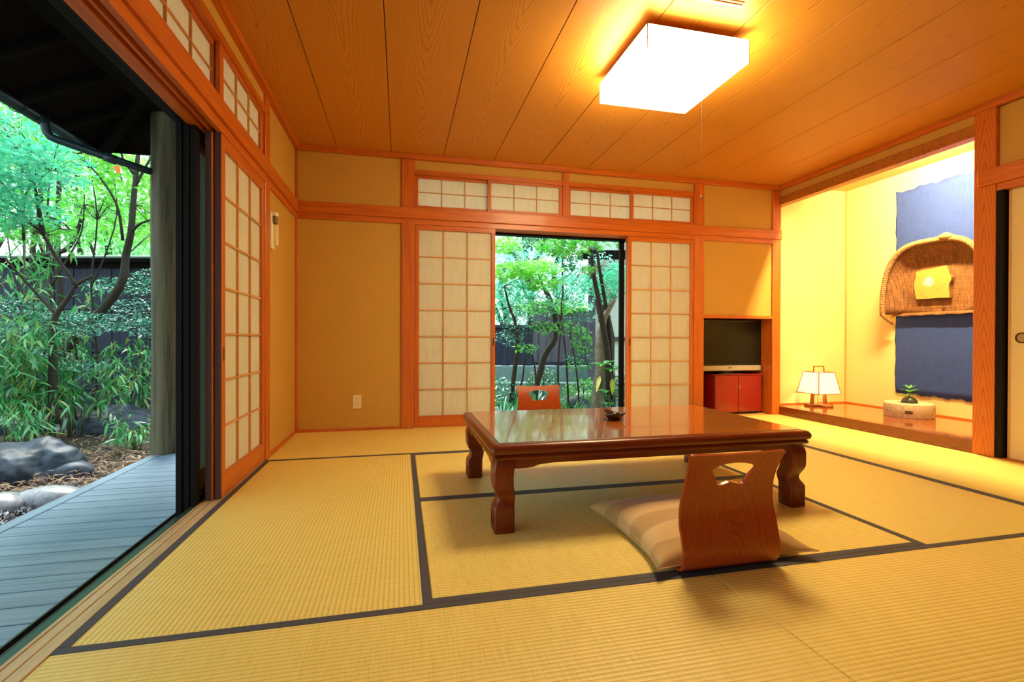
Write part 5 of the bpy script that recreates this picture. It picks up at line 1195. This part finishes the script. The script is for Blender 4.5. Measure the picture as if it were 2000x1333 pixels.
plant('maple_tree', 'bright lime green maple filling the upper left of the back doorway', (2.125, 7.104, -0.35),
  [([(1.973, 7.134, -0.287), (2.141, 7.099, 0.502), (2.317, 7.06, 0.818), (2.278, 7.071, 1.291), (2.11, 7.009, 1.595), (1.842, 6.969, 1.737)], 0.06, 0.012), ([(2.317, 7.06, 0.818), (2.432, 7.036, 1.291), (2.415, 7.043, 1.922), (2.468, 7.033, 2.474)], 0.022, 0.008), ([(2.309, 6.85, -0.487), (2.293, 6.858, 0.357), (2.337, 6.851, 0.971)], 0.02, 0.01)],
  [('f', 'leaf_lime', [((1.483, 6.436, 1.729), (0.32, 0.4, 0.12)), ((1.791, 6.365, 1.765), (0.38, 0.4, 0.10)), ((1.928, 6.332, 1.554), (0.25, 0.3, 0.08)), ((1.421, 6.657, 2.119), (0.22, 0.3, 0.10))], 1100, 0.07, 'maple', 0.45, 0.25),
   ('g', 'leaf_green', [((2.355, 7.054, 1.291), (0.5, 0.4, 0.12)), ((2.075, 7.221, 1.297), (0.4, 0.4, 0.1))], 600, 0.06, 'maple', 0.5, 0.2)], group=BG, twigs=24, tw=0.005)
plant('thin_stemmed_shrub', 'thin stemmed leafy shrub in the middle of the back doorway', (2.204, 6.162, -0.35),
  [([(2.22, 6.152, -0.5), (2.192, 6.162, 0.262), (2.164, 6.171, 0.677), (2.109, 6.186, 1.093), (2.136, 6.182, 1.509)], 0.016, 0.006), ([(2.292, 6.033, -0.48), (2.305, 6.033, 0.066), (2.251, 6.048, 0.543), (2.183, 6.065, 0.884)], 0.016, 0.006), ([(1.787, 6.15, -0.413), (1.739, 6.165, 0.405), (1.672, 6.182, 0.678), (1.638, 6.191, 0.951)], 0.014, 0.006)],
  [('f', 'leaf_green', [((2.337, 6.029, 0.782), (0.15, 0.2, 0.2)), ((2.291, 6.038, 0.441), (0.18, 0.2, 0.06)), ((1.613, 6.093, 0.68), (0.16, 0.2, 0.06)), ((2.137, 6.076, 0.952), (0.2, 0.2, 0.1)), ((1.895, 6.337, 0.956), (0.2, 0.2, 0.1))], 560, 0.055, 'oval', 0.5, 0.3),
   ('h', 'leaf_shrub', [((2.268, 5.941, 0.547), (0.20, 0.2, 0.07)), ((2.503, 6.403, 1.107), (0.3, 0.2, 0.08)), ((2.234, 6.466, 1.324), (0.3, 0.2, 0.08)), ((1.864, 6.756, 1.264), (0.4, 0.3, 0.2))], 1300, 0.04, 'oval', 0.4, 0.1)], group='shrubs seen through the back doorway', cat='shrub', twigs=24, tw=0.003)
# broad leaved shrub, every leaf a piece
ab = empty('broad_leaved_shrub', (2.335, 5.209, -0.35), 'broad leaved shrub with two yellow leaves at the lower right of the back doorway', 'shrub')
for a, b in (((2.308, 5.209, -0.379), (2.307, 5.213, 0.487)), ((2.401, 5.187, -0.378), (2.423, 5.186, 0.457)), ((2.355, 5.198, -0.378), (2.365, 5.199, 0.218))): build('stem', MB().tube([a, b], [0.010, 0.005], 5), 'bamboo_stem', ab)
def aleaf(p, az, el, l, w, m):
    mb = MB(); vs_, fs_ = leafquad(p, (math.cos(az), math.sin(az), el), (0, 0, 1), l, w, 0.35, 4); mb.add(vs_, fs_); o = build('leaf', mb, m, ab, smooth=True, fixn=False); return o
for c, n in (((2.307, 5.213, 0.505), 9), ((2.423, 5.186, 0.445), 9), ((2.377, 5.196, 0.189), 8), ((2.409, 5.085, 0.053), 8)):
    for k in range(n): aleaf(c, k*2.4+0.5, 0.15+0.25*(k % 3), 0.19, 0.065, 'leaf_green' if k % 2 else 'leaf_dark')
aleaf((2.24, 5.177, 0.371), -2.3, -0.9, 0.17, 0.055, 'leaf_yellow')['label'] = 'yellow leaf'
aleaf((2.379, 5.145, 0.342), -2.0, -1.0, 0.17, 0.060, 'leaf_yellow')['label'] = 'yellow leaf'
GPOS = [(1.225, 5.875, -0.35), (1.439, 6.236, -0.35), (1.847, 6.553, -0.35), (1.964, 6.321, -0.35), (2.135, 5.871, -0.35), (2.284, 5.631, -0.35), (2.658, 5.545, -0.35)]
GG = 'low leafy clumps below the back doorway'
for i, (u, d, h, mm, lb) in enumerate(((980, 6.0, 0.55, 'leaf_shrub', 'low strap leaved clump at the left bottom of the back doorway'), (1000, 6.4, 0.55, 'leaf_bamboo', 'strap leaved clump just left of the far chair'), (1045, 6.8, 0.62, 'leaf_shrub', 'pale strap leaved clump above the far chair'),
        (1070, 6.6, 0.60, 'leaf_green', 'green strap leaved clump right behind the far chair'), (1115, 6.2, 0.55, 'leaf_bamboo', 'strap leaved clump right of the far chair'), (1150, 6.0, 0.45, 'leaf_shrub', 'low clump before the pale barked trunk'), (1210, 6.0, 0.55, 'leaf_shrub', 'strap leaved clump at the right bottom of the back doorway'))):
    grass(lb, GPOS[i], 90, h*1.45, mm, GG)
rock('bluish rock among the stones right of the far chair', (2.435, 6.412, -0.197), (0.22, 0.2, 0.22), 'rock_dark', 31, sub=3)
rock('flat grey rock behind the far chair, right', (2.895, 7.127, -0.112), (0.28, 0.2, 0.10), 'rock_pale', 33, sub=3)
rock('dark blue rock at the left bottom of the back doorway', (1.446, 6.742, -0.303), (0.25, 0.2, 0.16), 'rock_dark', 35, sub=3)
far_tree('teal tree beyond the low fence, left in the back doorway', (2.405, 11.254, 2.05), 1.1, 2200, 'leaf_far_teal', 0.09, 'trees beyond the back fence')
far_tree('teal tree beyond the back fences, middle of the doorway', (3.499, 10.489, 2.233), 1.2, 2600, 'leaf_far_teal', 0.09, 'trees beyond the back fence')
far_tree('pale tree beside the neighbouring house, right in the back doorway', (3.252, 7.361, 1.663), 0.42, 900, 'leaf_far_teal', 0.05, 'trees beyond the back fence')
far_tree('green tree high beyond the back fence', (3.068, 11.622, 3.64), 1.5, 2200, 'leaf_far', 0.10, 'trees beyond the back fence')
plant('dark_leaved_branch', 'dark leaved tree whose boughs hang at the top of the back doorway', (3.876, 7.316, -0.35),
  [([(4.211, 7.23, -0.881), (4.124, 7.263, 1.677), (3.442, 7.014, 2.603), (2.738, 6.765, 2.392), (2.153, 6.694, 2.234)], 0.07, 0.012)],
  [('f', 'leaf_dark', [((1.935, 6.744, 2.196), (0.22, 0.2, 0.08)), ((2.444, 6.626, 2.011), (0.14, 0.2, 0.06)), ((2.372, 6.642, 1.862), (0.1, 0.2, 0.05)), ((2.117, 6.702, 2.085), (0.14, 0.2, 0.05))], 420, 0.07, 'oval', 0.6, 0.2)], group=BG, twigs=8, tw=0.005)

for i, (b, n_, h_, mm, lb) in enumerate([((1.313, 6.471, -0.35), 420, 0.55, 'leaf_shrub', 'small pale leaved shrub at the left foot of the back doorway'), ((2.198, 7.293, -0.35), 420, 0.6, 'leaf_dark', 'dark leaved low shrub behind the far chair'), ((2.592, 6.586, -0.35), 380, 0.5, 'leaf_green', 'green low shrub left of the pale barked trunk'), ((2.941, 6.3, -0.35), 420, 0.6, 'leaf_dark', 'dark leaved low shrub at the right foot of the back doorway')]):
    plant('low_shrub', lb, b, [([b, (b[0], b[1], b[2]+h_)], 0.012, 0.005)], [('f', mm, [((b[0], b[1], b[2]+h_*0.8), (0.30, 0.22, h_*0.35))], n_, 0.06, 'oval', 0.6, 0.3)], group='low shrubs below the back doorway', cat='shrub', twigs=8, tw=0.003)

plant('tall_thin_tree', 'group of very thin dark stems crossing before the fence at the far left', (-4.694, 7.241, -0.35),
  [([(-4.643, 7.225, -0.164), (-4.607, 7.222, 0.923), (-4.59, 7.223, 1.947), (-4.623, 7.235, 2.906), (-4.662, 7.247, 3.545)], 0.016, 0.007), ([(-4.45, 7.385, -0.195), (-4.503, 7.401, 0.532), (-4.401, 7.382, 1.457), (-4.454, 7.399, 2.382), (-4.379, 7.385, 3.175)], 0.022, 0.008), ([(-3.975, 7.481, -0.259), (-3.944, 7.477, 0.525), (-4.025, 7.501, 1.48), (-3.947, 7.487, 2.367), (-4.041, 7.512, 3.049)], 0.018, 0.006),
   ([(-4.025, 7.501, 1.48), (-3.786, 7.345, 1.873), (-3.637, 7.313, 2.41), (-3.677, 7.325, 2.947)], 0.012, 0.004), ([(-4.401, 7.382, 1.457), (-4.177, 7.332, 1.854), (-4.016, 7.297, 2.185), (-3.985, 7.292, 2.648)], 0.014, 0.005), ([(-4.608, 7.223, 1.179), (-4.758, 7.261, 1.818), (-4.834, 7.282, 2.457)], 0.010, 0.004)],
  [('f', 'leaf_green', [((-4.662, 7.451, 3.174), (0.6, 0.4, 0.2)), ((-4.009, 7.605, 2.599), (0.4, 0.4, 0.2)), ((-4.478, 7.609, 2.161), (0.5, 0.4, 0.12)), ((-4.015, 7.507, 3.253), (0.5, 0.4, 0.15))], 900, 0.06, 'maple', 0.5, 0.3)], twigs=60, tw=0.005)

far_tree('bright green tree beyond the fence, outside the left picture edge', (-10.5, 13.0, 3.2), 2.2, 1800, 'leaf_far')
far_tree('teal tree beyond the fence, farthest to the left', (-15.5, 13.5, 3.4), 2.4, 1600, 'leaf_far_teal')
plant('small_leaved_shrub', 'rounded blue green shrub beyond the left picture edge', (-5.2, 6.5, GZ), [([(-5.2, 6.5, GZ), (-5.2, 6.5, 0.5)], 0.02, 0.01)],
  [('f', 'leaf_shrub', [((-5.3, 6.6, 0.25), (0.9, 0.7, 0.5)), ((-4.6, 6.2, 0.0), (0.5, 0.5, 0.3))], 2200, 0.05, 'oval', 0.5, 0.1)], group=SG, cat='shrub', twigs=16, tw=0.004)
plant('small_leaved_shrub', 'low spreading shrub before the left end of the dark fence', (-8.0, 8.5, GZ), [([(-8.0, 8.5, GZ), (-8.0, 8.5, 0.6)], 0.02, 0.01)],
  [('f', 'leaf_shrub', [((-8.0, 8.6, 0.4), (1.4, 0.8, 0.7)), ((-6.6, 8.2, 0.1), (0.9, 0.6, 0.45))], 2600, 0.06, 'oval', 0.5, 0.1)], group=SG, cat='shrub', twigs=16, tw=0.004)
